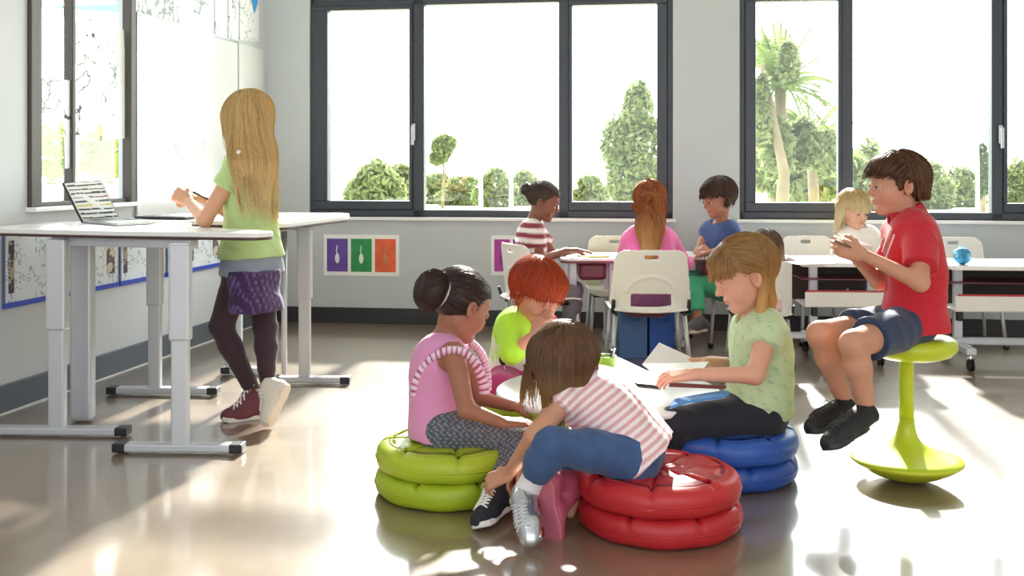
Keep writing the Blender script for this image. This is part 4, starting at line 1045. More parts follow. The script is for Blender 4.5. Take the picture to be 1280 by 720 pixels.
        lf=r.uniform(-.001,1,(N,1))*lift; eps=.004
        wob=r.normal(size=(N,3))
        alive=np.ones((len(X),1)); jit=np.stack([r.normal(size=N)*.004,np.zeros(N),r.uniform(-.010,.012,N)],1)
        for i in range(M_-1):
            if stop is not None: alive=alive*(~stop(s.hl(X)+jit))[:,None]
            d=flow(X)+wob*.05*np.sin(i*.7+wob[:,:1]*3); d/=np.linalg.norm(d,axis=1,keepdims=True)+1e-9
            if i==0:
                f=geval_pts(groups,X); g=np.stack([(geval_pts(groups,X+np.eye(3)[k]*eps)-f)/eps for k in range(3)],1); g/=np.linalg.norm(g,axis=1,keepdims=True)+1e-9
            dg=(d*g).sum(1,keepdims=True); d=d-g*np.where((dg<0)&(f[:,None]<.012),dg,0)*.95; d/=np.linalg.norm(d,axis=1,keepdims=True)+1e-9
            X=X+d*st*alive
            f=geval_pts(groups,X); g=np.stack([(geval_pts(groups,X+np.eye(3)[k]*eps)-f)/eps for k in range(3)],1); g/=np.linalg.norm(g,axis=1,keepdims=True)+1e-9
            corr=np.clip((f-lf[:,0]),-.02,.012); corr=np.where(f>.012,corr*.25,corr)
            X=X-g*corr[:,None]*alive; paths.append(X.copy())
        PA=np.stack(paths,1)
        sv,sq,scol=strand_tubes(PA,r0*s.s,r0*.35*s.s,lambda n: col*(1+var*r.uniform(-1,1.3,(n,1))))
        if tip is not None: scol=mixc(scol,np.array(lin(tip[0]))*(1+.2*r.uniform(-1,1,(len(scol),1))),(tip[1]-sv[:,2])/tip[2])
        V_=np.concatenate([v,sv]); Q_=np.concatenate([q,sq+len(v)]); Cc=np.clip(np.concatenate([cv,scol]),0,1)
        return link(name,mesh_np(name,V_-s.o,Q_,True,Cc),M['hair'],parent or s.root)
    def cap(s,thick=.011,front=.052,hl=.052,low=-.055,side=.02,k=.012,back=None,ears=True):
        """skull cap prims with the face cut away (hl = hairline height)"""
        g=[s.hE((-.012,0,.030),(.092+thick,.0745+thick,.078+thick),k)]
        F,U=s.R[0],s.R[2]
        def facecut(X):                    # negative inside the region that stays free of hair
            l=s.hl(X)
            a=front-l[:,0] if l.ndim==2 else front-l[...,0]
            z=l[...,2]; x=l[...,0]; yy=np.abs(l[...,1])
            lim=side+(front-side)*np.clip((z-.0)/(hl),0,1)+0*yy
            return np.maximum(lim-x, z-(hl-2.2*yy*yy*1.0))*s.q
        sub=fnp(facecut,s.H(0,0,0)-.16*s.q,s.H(0,0,0)+.16*s.q,.004)
        es=[s.hE((.004,y*.090,-.016),(.030,.026,.034),.006) for y in (1,-1)] if ears else []
        return grp(g,[(s.H(0,0,low),-U)],[sub]+es,k=.006)
    def scalp_starts(s,zmin=-.02,thick=.012,part=None):
        def f(n,r):
            d=r.normal(size=(n*6,3)); d/=np.linalg.norm(d,axis=1,keepdims=True)
            l=np.array([-.012,0,.03])+d*np.array([.092+thick,.0745+thick,.078+thick])
            z=l[:,2]; lim=.02+(.052-.02)*np.clip(z/.052,0,1)
            ok=(z>zmin)&~((l[:,0]>lim)&(z<.05-2.2*l[:,1]**2))
            l=l[ok][:n]
            if len(l)<n: l=np.concatenate([l,l[:n-len(l)]])
            return s.hc+s.q*(l@s.R)
        return f

def shoe(K,sd,toe,up,upper,sole_c,label=None,name='shoe',lace='F2EFEA',L=.185,collar=.03,high=False,stripes=None,tongue=True):
    """sneaker around ankle; toe = point of the toe tip on the sole plane, up = up direction of the shoe"""
    a=K.J['an'+sd]; q=K.s; u=nrm(up); t=np.asarray(toe,float); f=t-a; f=nrm(f-u*np.dot(f,u)); l=np.cross(u,f)
    L=L*q; toe_p=t; heel=t-f*L; W=.034*q
    base=heel
    B=lambda x,y,z: base+f*x*L+l*y*q+u*z*q
    sub_up=[cone(B(.16,0,.030),B(.84,0,.022),.030*q,.027*q,.02),cone(B(.62,.006,.02),B(.86,-.004,.016),.033*q,.026*q,.02),cone(B(.14,0,.035),a+u*.012*q*(1.8 if high else .2),.030*q,.0335*q,.02,False,True),
            cone(a+u*.0*q,B(.62,0,.030),.030*q,.028*q,.03)]
    o_=sdf_obj(name,[grp(sub_up,[(B(0,0,.012),-u)],k=.004)],.0042,upper,K.root,K.o,disp=folds(.0007,90,4))
    GU=[grp(sub_up,k=.004)]
    if label: o_['label']=label
    def sole(X):
        r_=X-base; x=r_@f/L; y=r_@l/q; z=r_@u/q
        hw=np.interp(x,[-.02,.05,.2,.45,.72,.9,1.0,1.03],[.0,.020,.030,.027,.036,.033,.016,.0])
        d=(np.abs(y)-hw)*q
        dx=np.maximum(-x,x-1.0)*L
        return np.maximum(np.maximum(d*.8,dx),np.abs(z-.009-.006*np.clip((x-.8)/.2,0,1)**2)*q-.0095*q)
    lo=np.min([B(0,-.05,-.02),B(1,.05,.05),B(1,-.05,-.02),B(0,.05,.05),B(0,-.05,.05),B(1,.05,-.02),B(1,-.05,.05),B(0,.05,-.02)],0)-.02*q; hi=np.max([B(0,-.05,-.02),B(1,.05,.05),B(1,-.05,-.02),B(0,.05,.05),B(0,-.05,.05),B(1,.05,-.02),B(1,-.05,.05),B(0,.05,-.02)],0)+.02*q
    sdf_obj('sole',[grp([fnp(sole,lo,hi,.003)])],.0036,sole_c,o_,K.o)
    if lace:
        lm=M.setdefault('lace'+lace,pmat('lace_'+lace,lace,.8)); mb=MB(); n=6; prev=None
        for i in range(n):
            x=.38+.36*i/(n-1)
            for cr in (1,-1):
                X=np.array([B(x+.040*tt*cr,.024*tt,.11) for tt in np.linspace(-1,1,9)])
                for it in range(40):
                    fv=geval_pts(GU,X); X=X-u*np.clip(fv[:,None]-.001,-.004,.01)
                mb.tube(list(X),.0030*q,6)
        X=np.array([B(.36,0,.12)])
        for it in range(40): X=X-u*np.clip(geval_pts(GU,X)[:,None]-.003,-.004,.01)
        c=X[0]
        for sg in (-1,1):
            mb.tube([c,c+l*sg*.016*q+u*.008*q,c+l*sg*.028*q-u*.004*q,c+l*sg*.018*q-u*.010*q,c],.0018*q,6)
            mb.tube([c,c+l*sg*.012*q+f*.01*q-u*.006*q,c+l*sg*.026*q+f*.015*q-u*.022*q],.0017*q,6)
        mb.build('laces',lm,o_,off=K.o)
    return o_
def cloth(K,name,groups,mat,h=None,disp=None,col=None,parent=None,label=None,seed=0,boxes=()):
    o_=sdf_obj(name,groups,h or K.h,mat,parent or K.root,K.o,disp=disp or folds(.0028,48,seed+K.seed),col=col,boxes=boxes)
    if label: o_['label']=label
    return o_
# ================================================================= the children, one by one
def D(x,y,z): return nrm(V(x,y,z))
def hand(d,n,curl,th): return np.concatenate([nrm(V(*d)),nrm(V(*n)),[curl,th]])
down=lambda X: np.broadcast_to(V(0,0,-1.),X.shape)
def tee(K,name,mat,hem=.05,up=.55,off=.009,neckr=.052,nk=(0,0,.02),sleeves=True,col=None,disp=None,shoff=.010,extra=(),cuts=(),flare=.0,parent=None,label=None,h=None,sl_flare=.004,seed=0,hemn=None,subs=()):
    J=K.J; ax=nrm(J['pelvis']-J['neck']); q=K.s
    tor=K.slices(off,wide=1.04)+[cone(J['neck']+(J['shL']-J['neck'])*.2,J['shL'],.030*q+off,.034*q+shoff*.7,.04),cone(J['neck']+(J['shR']-J['neck'])*.2,J['shR'],.030*q+off,.034*q+shoff*.7,.04)]
    hv=nrm(J['hipL']-J['hipR'])
    if hem>-.02:
        c=J['pelvis']+ax*(hem+.03); w=.046*q
        tor.append(cone(c-hv*w,c+hv*w,.078*q+off+flare,.078*q+off+flare,.06))
    ct=[(J['pelvis']+ax*hem,ax if hemn is None else nrm(hemn))]+list(cuts)
    gs=[grp(tor,ct,[cone(J['neck']+V(*nk),J['neck']+V(*nk)+(J['neck']-J['pelvis'])*-.0+1e-4,neckr*q,neckr*q,.008)]+list(subs),k=.01)]
    if sleeves:
        for sd in 'LR':
            a,b,c=K.arm(sd)
            if up<=1: pr=[cone(a,a+(b-a)*up,.036*q+shoff,.031*q+shoff+sl_flare,.02,False,True)]
            else: pr=K.armp(sd,shoff,up,True)
            gs.append(grp(pr,k=.012))
    gs+=list(extra)
    return cloth(K,name,gs,mat,col=col,disp=disp,parent=parent,label=label,h=h,seed=seed)
def pants(K,name,mat,upto=(2.,2.),off=.007,col=None,waist=.06,seed=3,disp=None,parent=None,label=None):
    J=K.J; ax=nrm(J['neck']-J['pelvis']); q=K.s
    pr=[]; hv=nrm(J['hipL']-J['hipR'])
    sl=K.slices(off,t1=.21)
    g=[grp(sl+[cone(J['hipL'],J['hipR'],.070*q+off,.070*q+off,.03)],[(J['pelvis']+ax*waist,ax)],k=.02)]
    for sd,u in zip('LR',upto): g.append(grp(K.legp(sd,off,u,True),k=.03))
    return cloth(K,name,g,mat,col=col,seed=seed,disp=disp,parent=parent,label=label)
def stripes(K,c1,c2,period,ax,duty=.5,soft=.12):
    a1,a2=np.array(lin(c1)),np.array(lin(c2)); ax=nrm(ax)
    def f(v):
        t=((v-K.o)@ax)/period+.12*np.sin((v@V(5,3,1))*3); s_=.5+.5*np.sin(2*math.pi*t); return mixc(np.broadcast_to(a1,(len(v),3)),a2,(s_-duty)/soft+.5)
    return f
down_s=down
# ---------------------------------------------------------------- 1: girl standing at the tall desk
J=dict(pelvis=P(314,326,4.17),neck=P(311,192,4.17),head=P(307,152,4.15),shL=P(297,208,4.07),shR=P(323,205,4.27),elL=P(256,275,4.08),wrL=P(234,252,4.20),elR=P(288,268,4.40),wrR=P(254,250,4.34),
  hipL=P(303,336,4.13),hipR=P(323,336,4.22),knL=P(275,410,4.12),anL=P(316,493,4.15),knR=P(331,410,4.17),anR=P(334,486,4.07),
  hdL=hand((-.75,.35,.35),(.2,.8,-.3),1.15,-1),hdR=hand((-.8,-.1,.1),(0,-.3,-.9),.9,1))
J={k:(v+V(-.01,.05,0) if len(v)==3 and k not in('elL',) else v) for k,v in J.items()}
K=Kid('person','girl with long loose blonde hair standing at the tall desk in a pale green shirt','x' and G(318,4.15),J,1.06,'CF9674',(-.80,.55,-.22),h=.006,fine=.0034,seed=11,hq=1.0)
K.body(lid=.7); K.face(brow='A98550',lash=True)
hg=[K.cap(.013,front=.05,hl=.055,low=-.02)]
hg.append(grp([cone(K.H(-.035,0,.03),P(318,205,4.13),.088,.072,.05),cone(K.H(-.02,.03,0),P(302,215,4.06),.060,.040,.04),cone(P(318,205,4.13),P(327,250,4.12),.068,.034,.04),cone(P(330,190,4.2),P(340,252,4.20),.055,.026,.04),cone(K.H(.0,.06,-.01),P(292,205,4.02),.030,.020,.03)],[],
    [K.hE((.062,0,-.045),(.055,.060,.078),.01)],k=.03))
K.hairobj(hg,'DDB97C',K.scalp_starts(-.03),lambda X:np.broadcast_to(V(.10,0,-1.),X.shape),2400,.40,M_=20,r0=.0015,tip=('F4E0AA',1.05,.25),var=.32,disp_amp=.003)
MB().ball(P(298,190,3.985)-K.o,.008,12,8).build('hair_clip',M['whitepl'],K.root)
tee(K,'shirt',cmat('palegreen','B3CE8C'),hem=-.012,up=.42,off=.012,sl_flare=.012,neckr=.05)
tee(K,'undershirt',cmat('greyblue','8E97A6'),hem=.055,off=.010,sleeves=False,flare=.004,cuts=[(P(314,310,4.17),V(0,0,1))])
def purp(v): return mixc(np.broadcast_to(np.array(lin('3F2C55')),(len(v),3)),np.array(lin('7A5E96')),(ramp_noise(v,150,5)-.2)*2)
ax=V(0,0,-1); J=K.J
cloth(K,'skirt',[grp([cone(P(308,345,4.14),P(326,345,4.20),.080,.080,.03),cone(P(314,385,4.12),P(328,385,4.18),.090,.086,.06)],[(P(314,338,4.15),V(0,0,1)),(P(314,389,4.15),V(.03,0,-1))],k=.02)],M['clothcol'],col=purp,disp=folds(.004,60,4,(1,.3,0)))
pants(K,'leggings',cmat('plumblack','3A2630',bscale=400),upto=(1.98,1.98),off=.004)
shoe(K,'L',P(277,528,4.14),(0,0,1),pmat('maroon_suede','6E3A44',.8,bump=.2),pmat('rubber_white','E8E2DC',.6),'maroon sneaker with white sole flat on the floor',L=.18)
shoe(K,'R',P(337,532,4.01),(-.93,.25,.2),pmat('cream_canvas','DDD5CC',.8,bump=.2),M.setdefault('rubber2',pmat('rubber_cream','E6DCD0',.6)),'cream sneaker propped on its toe',L=.17)
MB().tube([P(262,250,4.30)-K.o,P(240,240,4.28)-K.o],.004,8).build('pen_grip',M['black'],K.root) if False else None
pn=MB().cyl(P(262,250,4.28),P(241,240,4.26),.0042,n=10).build('pen',M['black']); tag(pn,'black pen held by the blonde girl at the tall desk','pen')

# ---------------------------------------------------------------- 2: girl in ruffled pink top on the lime cushions
J=dict(pelvis=P(549,527,3.27),spine=P(545,480,3.27),neck=P(552,433,3.26),head=P(576,382,3.25),shR=P(567,440,3.15),shL=P(571,436,3.39),elR=P(583,512,3.06),wrR=P(627,528,3.06),elL=P(598,497,3.42),wrL=P(640,508,3.36),
  hipR=P(556,538,3.20),hipL=P(556,532,3.34),knR=P(652,553,3.17),anR=P(622,602,3.03),knL=P(648,545,3.40),anL=P(668,598,3.42),toL=P(690,608,3.38),
  hdR=hand((.95,.2,-.05),(0,.1,-1),.35,1),hdL=hand((1,-.1,-.05),(0,0,-1),.25,-1))
K=Kid('person','girl with a dark hair puff and ruffled pink top sitting on the lime cushions',G(549,3.27,.155),J,.94,'A56C50',(.72,.50,-.36),h=.0052,fine=.0028,seed=12,hq=1.1)
K.body(lid=1.05); K.face(brow='2E211B',iris='2E1E16')
tie=K.H(-.088,0,.020); pc=K.H(-.145,0,.045)
hg=[K.cap(.007,front=.055,hl=.060,low=-.045,side=.005)]
hg.append(grp([K.hE((-.118,0,.010),(.044,.060,.064),.004)],k=.006))
def fl(X):
    d=tie-X; d/=np.linalg.norm(d,axis=1,keepdims=True)+1e-9; return d
def st2(n,r):
    a=K.scalp_starts(-.03,.007)(n//2,r); d=r.normal(size=(n-n//2,3)); d/=np.linalg.norm(d,axis=1,keepdims=True); b=K.hc+K.q*((np.array([-.118,0,.010])+d*np.array([.044,.060,.064]))@K.R); return np.concatenate([a,b])
K.hairobj(hg,'43302A',st2,fl,1500,.075,M_=8,r0=.0013,disp_amp=.0022,var=.3)
MB().tube([tie+K.q*(K.R[1]*.052*math.cos(a)+K.R[2]*.056*math.sin(a)) for a in np.linspace(0,2*math.pi,20)],.004,6,False).build('hair_tie',pmat('light_tie','C9B7A8',.7),K.root,off=K.o)
pk_c=cmat('pink','DB93BE')
ax=nrm(K.J['pelvis']-K.J['neck'])
tee(K,'top',pk_c,hem=.035,sleeves=False,off=.008,neckr=.062,nk=(.012,0,.012),flare=.006,subs=[ell(K.J['shR']+V(-.005,-.03,-.02),(.045,.045,.055),.006)])
# candy-striped ruffles round both arm holes
def ruffle(c,n,r1,r2,w,name,c1='F0D3E4',c2='B4558F',a0=0,a1=2*math.pi,N=220,tilt=None):
    n=nrm(n); x=nrm(np.cross(n,V(0,1,.1))); y=np.cross(n,x); vs=[];cs=[];R_=5
    for i in range(N):
        a=a0+(a1-a0)*i/(N-1); wv=math.sin(a*26)
        e=c+x*r1*math.cos(a)+y*r2*math.sin(a); out=nrm(x*math.cos(a)+y*math.sin(a))
        for j in range(R_):
            t=j/(R_-1); vs.append(e+out*(w*t)+n*(.010*t+.006*wv*t)); cs.append(np.array(lin(c1 if wv>0 else c2)))
    q=[(i*R_+j,i*R_+j+1,(i+1)*R_+j+1,(i+1)*R_+j) for i in range(N-1) for j in range(R_-1)]
    me=mesh_np(name,np.array(vs)-K.o,np.array(q),True,np.array(cs)); ob=link(name,me,M['clothcol'],K.root); so_=ob.modifiers.new('thick','SOLIDIFY'); so_.thickness=.0025
    ob['label']='candy striped ruffle'; return ob
def ruffle_line(px,cen,w,name):
    pts=np.array([P(*p) for p in px]); tt=np.linspace(0,len(pts)-1,150); lo=np.floor(tt).astype(int).clip(0,len(pts)-2); fr=(tt-lo)[:,None]
    # smooth Catmull-Rom line
    pp=np.vstack([2*pts[0]-pts[1],pts,2*pts[-1]-pts[-2]]); p0,p1,p2,p3=pp[lo],pp[lo+1],pp[lo+2],pp[lo+3]
    L=.5*((2*p1)+(-p0+p2)*fr+(2*p0-5*p1+4*p2-p3)*fr**2+(-p0+3*p1-3*p2+p3)*fr**3)
    out=L-np.array(P(*cen)); out/=np.linalg.norm(out,axis=1,keepdims=True); vs=[];cs=[];R_=5
    for i in range(len(L)):
        wv=math.sin(i*.95)
        for j in range(R_):
            t=j/(R_-1); vs.append(L[i]+out[i]*(w*t)+V(0,-1,0)*(.012*math.sin(t*3.1)+.006*wv*t)); cs.append(np.array(lin('F0D3E4' if wv>0 else 'B4558F')))
    q=[(i*R_+j,i*R_+j+1,(i+1)*R_+j+1,(i+1)*R_+j) for i in range(len(L)-1) for j in range(R_-1)]
    ob=link(name,mesh_np(name,np.array(vs)-K.o,np.array(q),True,np.array(cs)),M['clothcol'],K.root); so_=ob.modifiers.new('thick','SOLIDIFY'); so_.thickness=.003; ob['label']='candy striped ruffle'
ruffle_line([(527,500,3.20),(527,482,3.18),(534,464,3.16),(546,450,3.14),(562,442,3.105),(578,444,3.10),(590,456,3.13),(597,474,3.17),(600,492,3.19)],(562,492,3.2),.030,'ruffle')
ruffle_line([(566,428,3.40),(584,430,3.42),(598,444,3.40),(604,462,3.38),(606,484,3.36)],(575,470,3.4),.024,'ruffle')
def lg_(v): return mixc(np.broadcast_to(np.array(lin('4F545E')),(len(v),3)),np.array(lin('8A8F9A')),(np.sin(v[:,0]*330+np.sin(v[:,2]*260))*np.sin(v[:,2]*330+v[:,1]*200)-.15)*2.5)
pants(K,'leggings',M['clothcol'],upto=(1.93,1.90),off=.005,col=lg_)
shoe(K,'R',P(598,663,2.87),(-.30,.10,1),pmat('black_canvas','23252E',.8,bump=.2),pmat('rubber_off','EDEAE4',.55),'black canvas sneaker with thick white laces',lace='F1EEE6',L=.192,high=True)
shoe(K,'L',P(712,618,3.36),(0,.05,1),pmat('black_canvas2','23252E',.8),M['rubber2'],L=.165,lace=None)
# ---------------------------------------------------------------- 3: redhead in neon top behind the table
J=dict(pelvis=P(643,466,4.14),neck=P(653,402,4.09),head=P(671,366,4.00),shL=P(664,414,4.20),shR=P(638,408,3.99),elR=P(640,440,3.90),wrR=P(668,418,3.88),elL=P(692,425,4.16),wrL=P(688,400,4.02),
  hipR=P(636,476,4.08),hipL=P(652,474,4.20),knR=P(624,484,3.84),anR=P(668,496,3.86),knL=P(676,480,3.98),anL=P(640,498,3.90),
  hdR=hand((.5,.1,.9),(.5,.5,.1),.7,1),hdL=hand((-.3,-.2,.9),(-.6,-.2,0),.7,-1))
K=Kid('person','child with a red bob in a neon yellow top resting chin on hands',G(645,4.16,.13),J,.95,'D08F74',(.62,-.62,-.48),h=.006,fine=.0035,seed=13,hq=1.15)
K.body(lid=.9); K.face(brow='9A4A26')
hg=[K.cap(.020,front=.042,hl=.030,low=-.035,side=.0)]
hg.append(grp([K.hE((.035,0,.062),(.062,.070,.045),.02)],[(K.H(0,0,.028),-K.R[2])],k=.02))
K.hairobj(hg,'B5421C',K.scalp_starts(-.01,.02),lambda X:np.broadcast_to(-K.R[2]+K.R[0]*.25,X.shape),1500,.10,M_=10,r0=.0018,var=.3,disp_amp=.003,stop=lambda l:(l[:,0]>.02)&(l[:,2]<.022)|(l[:,2]<-.045))
tee(K,'jacket',cmat('neon','B4E83A'),hem=-.085,up=1.25,off=.014,shoff=.020,neckr=.05,hemn=(.25,0,-1))
tee(K,'undershirt',cmat('whitecot','E6E6EA'),hem=.035,sleeves=False,off=.014,flare=.01)
mq=MB().ball(P(629,449,3.93)-K.o,(.016,.014,.024),16,12).build('pompom',M['black'],K.root); mq['label']='black pompom'
MB().tube([P(629,452,3.93)-K.o,P(632,468,3.93)-K.o,P(650,470,3.95)-K.o],.003,6).build('cord',M['chrome'],K.root)
cloth(K,'sleeve',[grp([cone(K.J['elL'],K.J['wrL'],.036,.026,.01,False,True)])],cmat('rose','DC6B93'),label='rose pink forearm sleeve')
pants(K,'trousers',cmat('magenta','B83A76'),upto=(1.9,1.9),off=.012)
# ---------------------------------------------------------------- 4: girl in striped top on the red cushions, back to the camera
J=dict(pelvis=P(792,560,2.96),spine=P(768,519,2.99),neck=P(726,488,2.99),head=P(703,455,2.94),shL=P(704,502,2.87),shR=P(742,488,3.11),elL=P(668,545,2.80),wrL=P(636,592,2.90),elR=P(690,520,3.16),wrR=P(660,578,3.04),
  hipL=P(790,572,2.89),hipR=P(797,562,3.03),knL=P(688,556,2.78),anL=P(656,618,2.84),knR=P(684,570,3.06),anR=P(722,604,2.98),toL=P(664,640,2.80),toR=P(712,640,2.94),
  hdL=hand((-.8,.35,-.45),(.3,.5,-.6),.8,-1),hdR=hand((-.7,-.2,-.6),(.3,-.3,-.6),.7,1))
K=Kid('person','girl in pink and white striped top bending down from the red cushions',G(792,2.96,.158),J,.95,'C98E6C',(-.78,.42,-.50),h=.0052,fine=.003,seed=14,hq=1.06)
K.body(lid=.8); K.face(brow='7A5C3A')
hg=[K.cap(.012,front=.045,hl=.050,low=-.03)]
g1=grp([cone(K.H(-.03,.02,.02),P(694,476,2.87),.066,.040,.04),cone(K.H(.0,.055,.0),P(683,490,2.84),.042,.016,.03),cone(K.H(-.06,0,0),P(722,474,2.90),.052,.033,.03),cone(K.H(-.06,-.03,.0),P(742,472,3.0),.038,.015,.03),cone(K.H(.03,.058,.02),P(682,480,2.88),.028,.012,.02)],[],[K.hE((.068,0,-.045),(.045,.05,.07),.01)],k=.02)
K.hairobj(hg+[g1],'76543A',K.scalp_starts(-.03),down,2400,.175,M_=14,r0=.0013,tip=('B98F5C',.45,.12),var=.4,disp_amp=.003)
ax=nrm(K.J['neck']-K.J['pelvis'])
sc_=stripes(K,'DDA3AA','F3E9E6',.0205,ax+V(.05,0,.05),.5,.35)
tee(K,'top',M['clothcol'],hem=.045,up=.22,off=.016,shoff=.013,neckr=.045,nk=(-.02,0,.02),flare=.012,col=sc_,sl_flare=.01,disp=folds(.0035,34,5),h=.0046)
K4=K
pants(K,'jeans',cmat('denim','3A5682',bump=.25,bscale=300,var=.15,vscale=25),upto=(1.62,1.85),off=.008,disp=folds(.0035,55,8))
for sd in 'L': sdf_obj('sock',[grp([cone(K.J['an'+sd]+(K.J['kn'+sd]-K.J['an'+sd])*.46,K.J['an'+sd],.031,.034,.01),cone(K.J['an'+sd],K.J['an'+sd]+V(-.012,-.01,-.012),.033,.030,.01)])],.004,cmat('sock','EFEDEE',bump=.4,bscale=350),K.root,K.o,disp=folds(.0015,140,2))['label']='white ankle sock'
shoe(K,'L',P(670,685,2.73),(-.55,-.50,.55),pmat('silver_shoe','C9CCD0',.22,metal=.85),M['chrome'],'shiny silver sneaker',L=.165,lace='C9CCD0')
shoe(K,'R',P(690,683,2.83),(.50,.85,.12),pmat('rose_shoe','B5536A',.6),pmat('rose_sole','C46A7C',.6,bump=.5,bscale=60),'sneaker with a rose pink sole turned to the room',L=.215,lace=None)
# ---------------------------------------------------------------- 5: blonde girl reading, on the blue cushions
J=dict(pelvis=P(944,505,3.45),spine=P(952,462,3.45),neck=P(947,400,3.44),head=P(931,343,3.42),shL=P(959,418,3.32),shR=P(935,415,3.57),elL=P(944,469,3.24),wrL=P(868,468,3.26),elR=P(925,458,3.62),wrR=P(888,452,3.52),
  hipL=P(950,522,3.38),hipR=P(944,518,3.52),knL=P(843,530,3.28),anL=P(830,590,3.40),knR=P(838,524,3.52),anR=P(840,575,3.66),toL=P(800,598,3.40),
  hdL=hand((-.97,.1,-.1),(0,.35,-.9),.55,-1),hdR=hand((-.95,-.05,.05),(0,-.2,-.95),.4,1))
K=Kid('person','blonde girl in pale green blouse reading a book on the blue cushions',G(944,3.45,.158),J,1.05,'D69C7E',(-.93,-.08,-.36),h=.0055,fine=.003,seed=15,hq=1.06)
K.body(lid=1.1); K.face(brow='A87E4C',lash=True)
hg=[K.cap(.013,front=.052,hl=.045,low=-.03,side=-.005)]
hg.append(grp([K.hE((.050,0,.058),(.046,.058,.034),.015)],[(K.H(0,0,.044),-K.R[2])],k=.015))
hg.append(grp([cone(K.H(-.050,0,.01),P(955,385,3.42),.050,.032,.03),cone(P(956,375,3.40),P(948,408,3.36),.036,.018,.02),cone(K.H(-.045,.045,-.01),P(950,398,3.34),.026,.014,.02)],[],[K.hE((.035,0,-.05),(.06,.07,.07),.006)],k=.015))
K.hairobj(hg,'A87F4C',K.scalp_starts(.0),lambda X:np.where((K.hl(X)[:,0:1]>.035)&(K.hl(X)[:,2:3]>.02),-K.R[2]+K.R[0]*.35,np.where((K.hl(X)[:,0:1]>-.045)&(K.hl(X)[:,2:3]>-.03),-K.R[0]*.75-K.R[2]*.6,V(.0,0,-1.)-0*X)),2600,.20,M_=18,r0=.0012,tip=('D9A85E',.70,.12),var=.35,disp_amp=.002,stop=lambda l:((l[:,0]>.03)&(l[:,2]<.030))|((l[:,0]>-.028)&(l[:,0]<=.03)&(l[:,2]<.018)))
def flor(v): return mixc(np.broadcast_to(np.array(lin('BCCFA0')),(len(v),3)),np.array(lin('8FB79A')),(ramp_noise(v,85,9)-.35)*2)
tee(K,'blouse',M['clothcol'],hem=.020,up=.34,off=.014,shoff=.018,neckr=.048,nk=(-.03,0,.02),flare=.01,col=flor,disp=folds(.004,38,3),sl_flare=.004)
MB().tube([K.J['neck']+V(-.045*math.cos(a)-.0,-.050*math.sin(a),.012-.02*math.cos(a)) for a in np.linspace(-2.2,2.2,24)],.004,6).build('collar',pmat('sage_trim','8FA27C',.8),K.root,off=K.o)
pants(K,'trousers',cmat('blackcloth','1C1D26'),upto=(1.9,1.9),off=.012,seed=6,disp=folds(.004,30,6))
# blue apron corner lying over her lap
def drape(name,pts,th,mat,label,cat):
    """thin cloth: grid of rows of world points"""
    r_=len(pts); c_=len(pts[0]); v=np.array([p for row in pts for p in row]); q=[(i*c_+j,i*c_+j+1,(i+1)*c_+j+1,(i+1)*c_+j) for i in range(r_-1) for j in range(c_-1)]
    o_=v.mean(0); ob=link(name,mesh_np(name,v-o_,q),mat); ob.location=tuple(o_); s1=ob.modifiers.new('thick','SOLIDIFY'); s1.thickness=th; s2=ob.modifiers.new('sub','SUBSURF'); s2.levels=2; s2.render_levels=2
    return tag(ob,label,cat)
drape('blue_cloth',[[P(912,486,3.34),P(890,489,3.30),P(868,493,3.26),P(848,496,3.22),P(838,500,3.20)],[P(915,492,3.24),P(892,495,3.21),P(868,498,3.19),P(852,503,3.17),P(838,510,3.16)],[P(908,497,3.22),P(888,500,3.19),P(866,503,3.17),P(850,506,3.15),P(834,513,3.14)]],.0022,pmat('blue_cloth','3F82C4',.6,var=.1,vscale=20),'bright blue cloth strip lying across the reading girl\'s lap','cloth')
# ---------------------------------------------------------------- 6: boy in red on the wobble stool
J=dict(pelvis=P(1140,398,3.37),spine=P(1146,345,3.37),neck=P(1133,274,3.37),head=P(1121,231,3.37),shL=P(1150,292,3.26),shR=P(1132,288,3.49),elL=P(1150,353,3.12),wrL=P(1079,318,3.24),elR=P(1098,352,3.53),wrR=P(1066,318,3.40),
  hipL=P(1136,408,3.31),hipR=P(1132,404,3.44),knL=P(1067,430,3.10),anL=P(1084,517,3.12),knR=P(1025,418,3.26),anR=P(1058,508,3.30),
  hdL=hand((-.85,.30,.25),(.1,.75,.1),.75,-1),hdR=hand((-.7,-.45,.3),(.3,-.7,.1),.75,1))
K=Kid('person','boy in red polo shirt and navy shorts sitting on the lime wobble stool',G(1137,3.37,.463),J,.98,'CB9070',(-.99,-.05,-.02),h=.0055,fine=.003,seed=16,hq=.965)
K.body(lid=.55); K.face(brow='4A3020',gaze=(1,0,-.15),lash=True)
hg=[K.cap(.009,front=.054,hl=.045,low=-.035,side=.018)]
hg.append(grp([K.hE((.056,0,.058),(.036,.056,.030),.015)],[(K.H(0,0,.046),-K.R[2])],k=.015))
hg.append(grp([K.hE((.020,.069,.012),(.010,.010,.020),.01),K.hE((.020,-.069,.012),(.010,.010,.020),.01),K.hE((-.066,0,-.025),(.036,.048,.035),.02)],k=.02))
def fb(X):
    l=K.hl(X); f=np.where(l[:,0:1]>.0,K.R[0]*.75-K.R[2]*.7+K.R[1]*.15,-K.R[2]-K.R[0]*.25); return f
K.hairobj(hg,'6B4830',K.scalp_starts(-.02,.010),fb,3000,.075,M_=9,r0=.0016,var=.5,disp_amp=.0035,lift=.007,stop=lambda l:((l[:,0]>.03)&(l[:,2]<.034))|((l[:,0]>-.024)&(l[:,0]<=.03)&(l[:,2]<.020))|(l[:,2]<-.045))
redm=cmat('red','C11A2C',bump=.2)
tee(K,'polo_shirt',redm,hem=.035,up=.72,off=.013,shoff=.016,neckr=.047,nk=(-.02,0,.022),flare=.012,disp=folds(.0038,30,9),sl_flare=.006)
n0=K.J['neck']; cp=[]
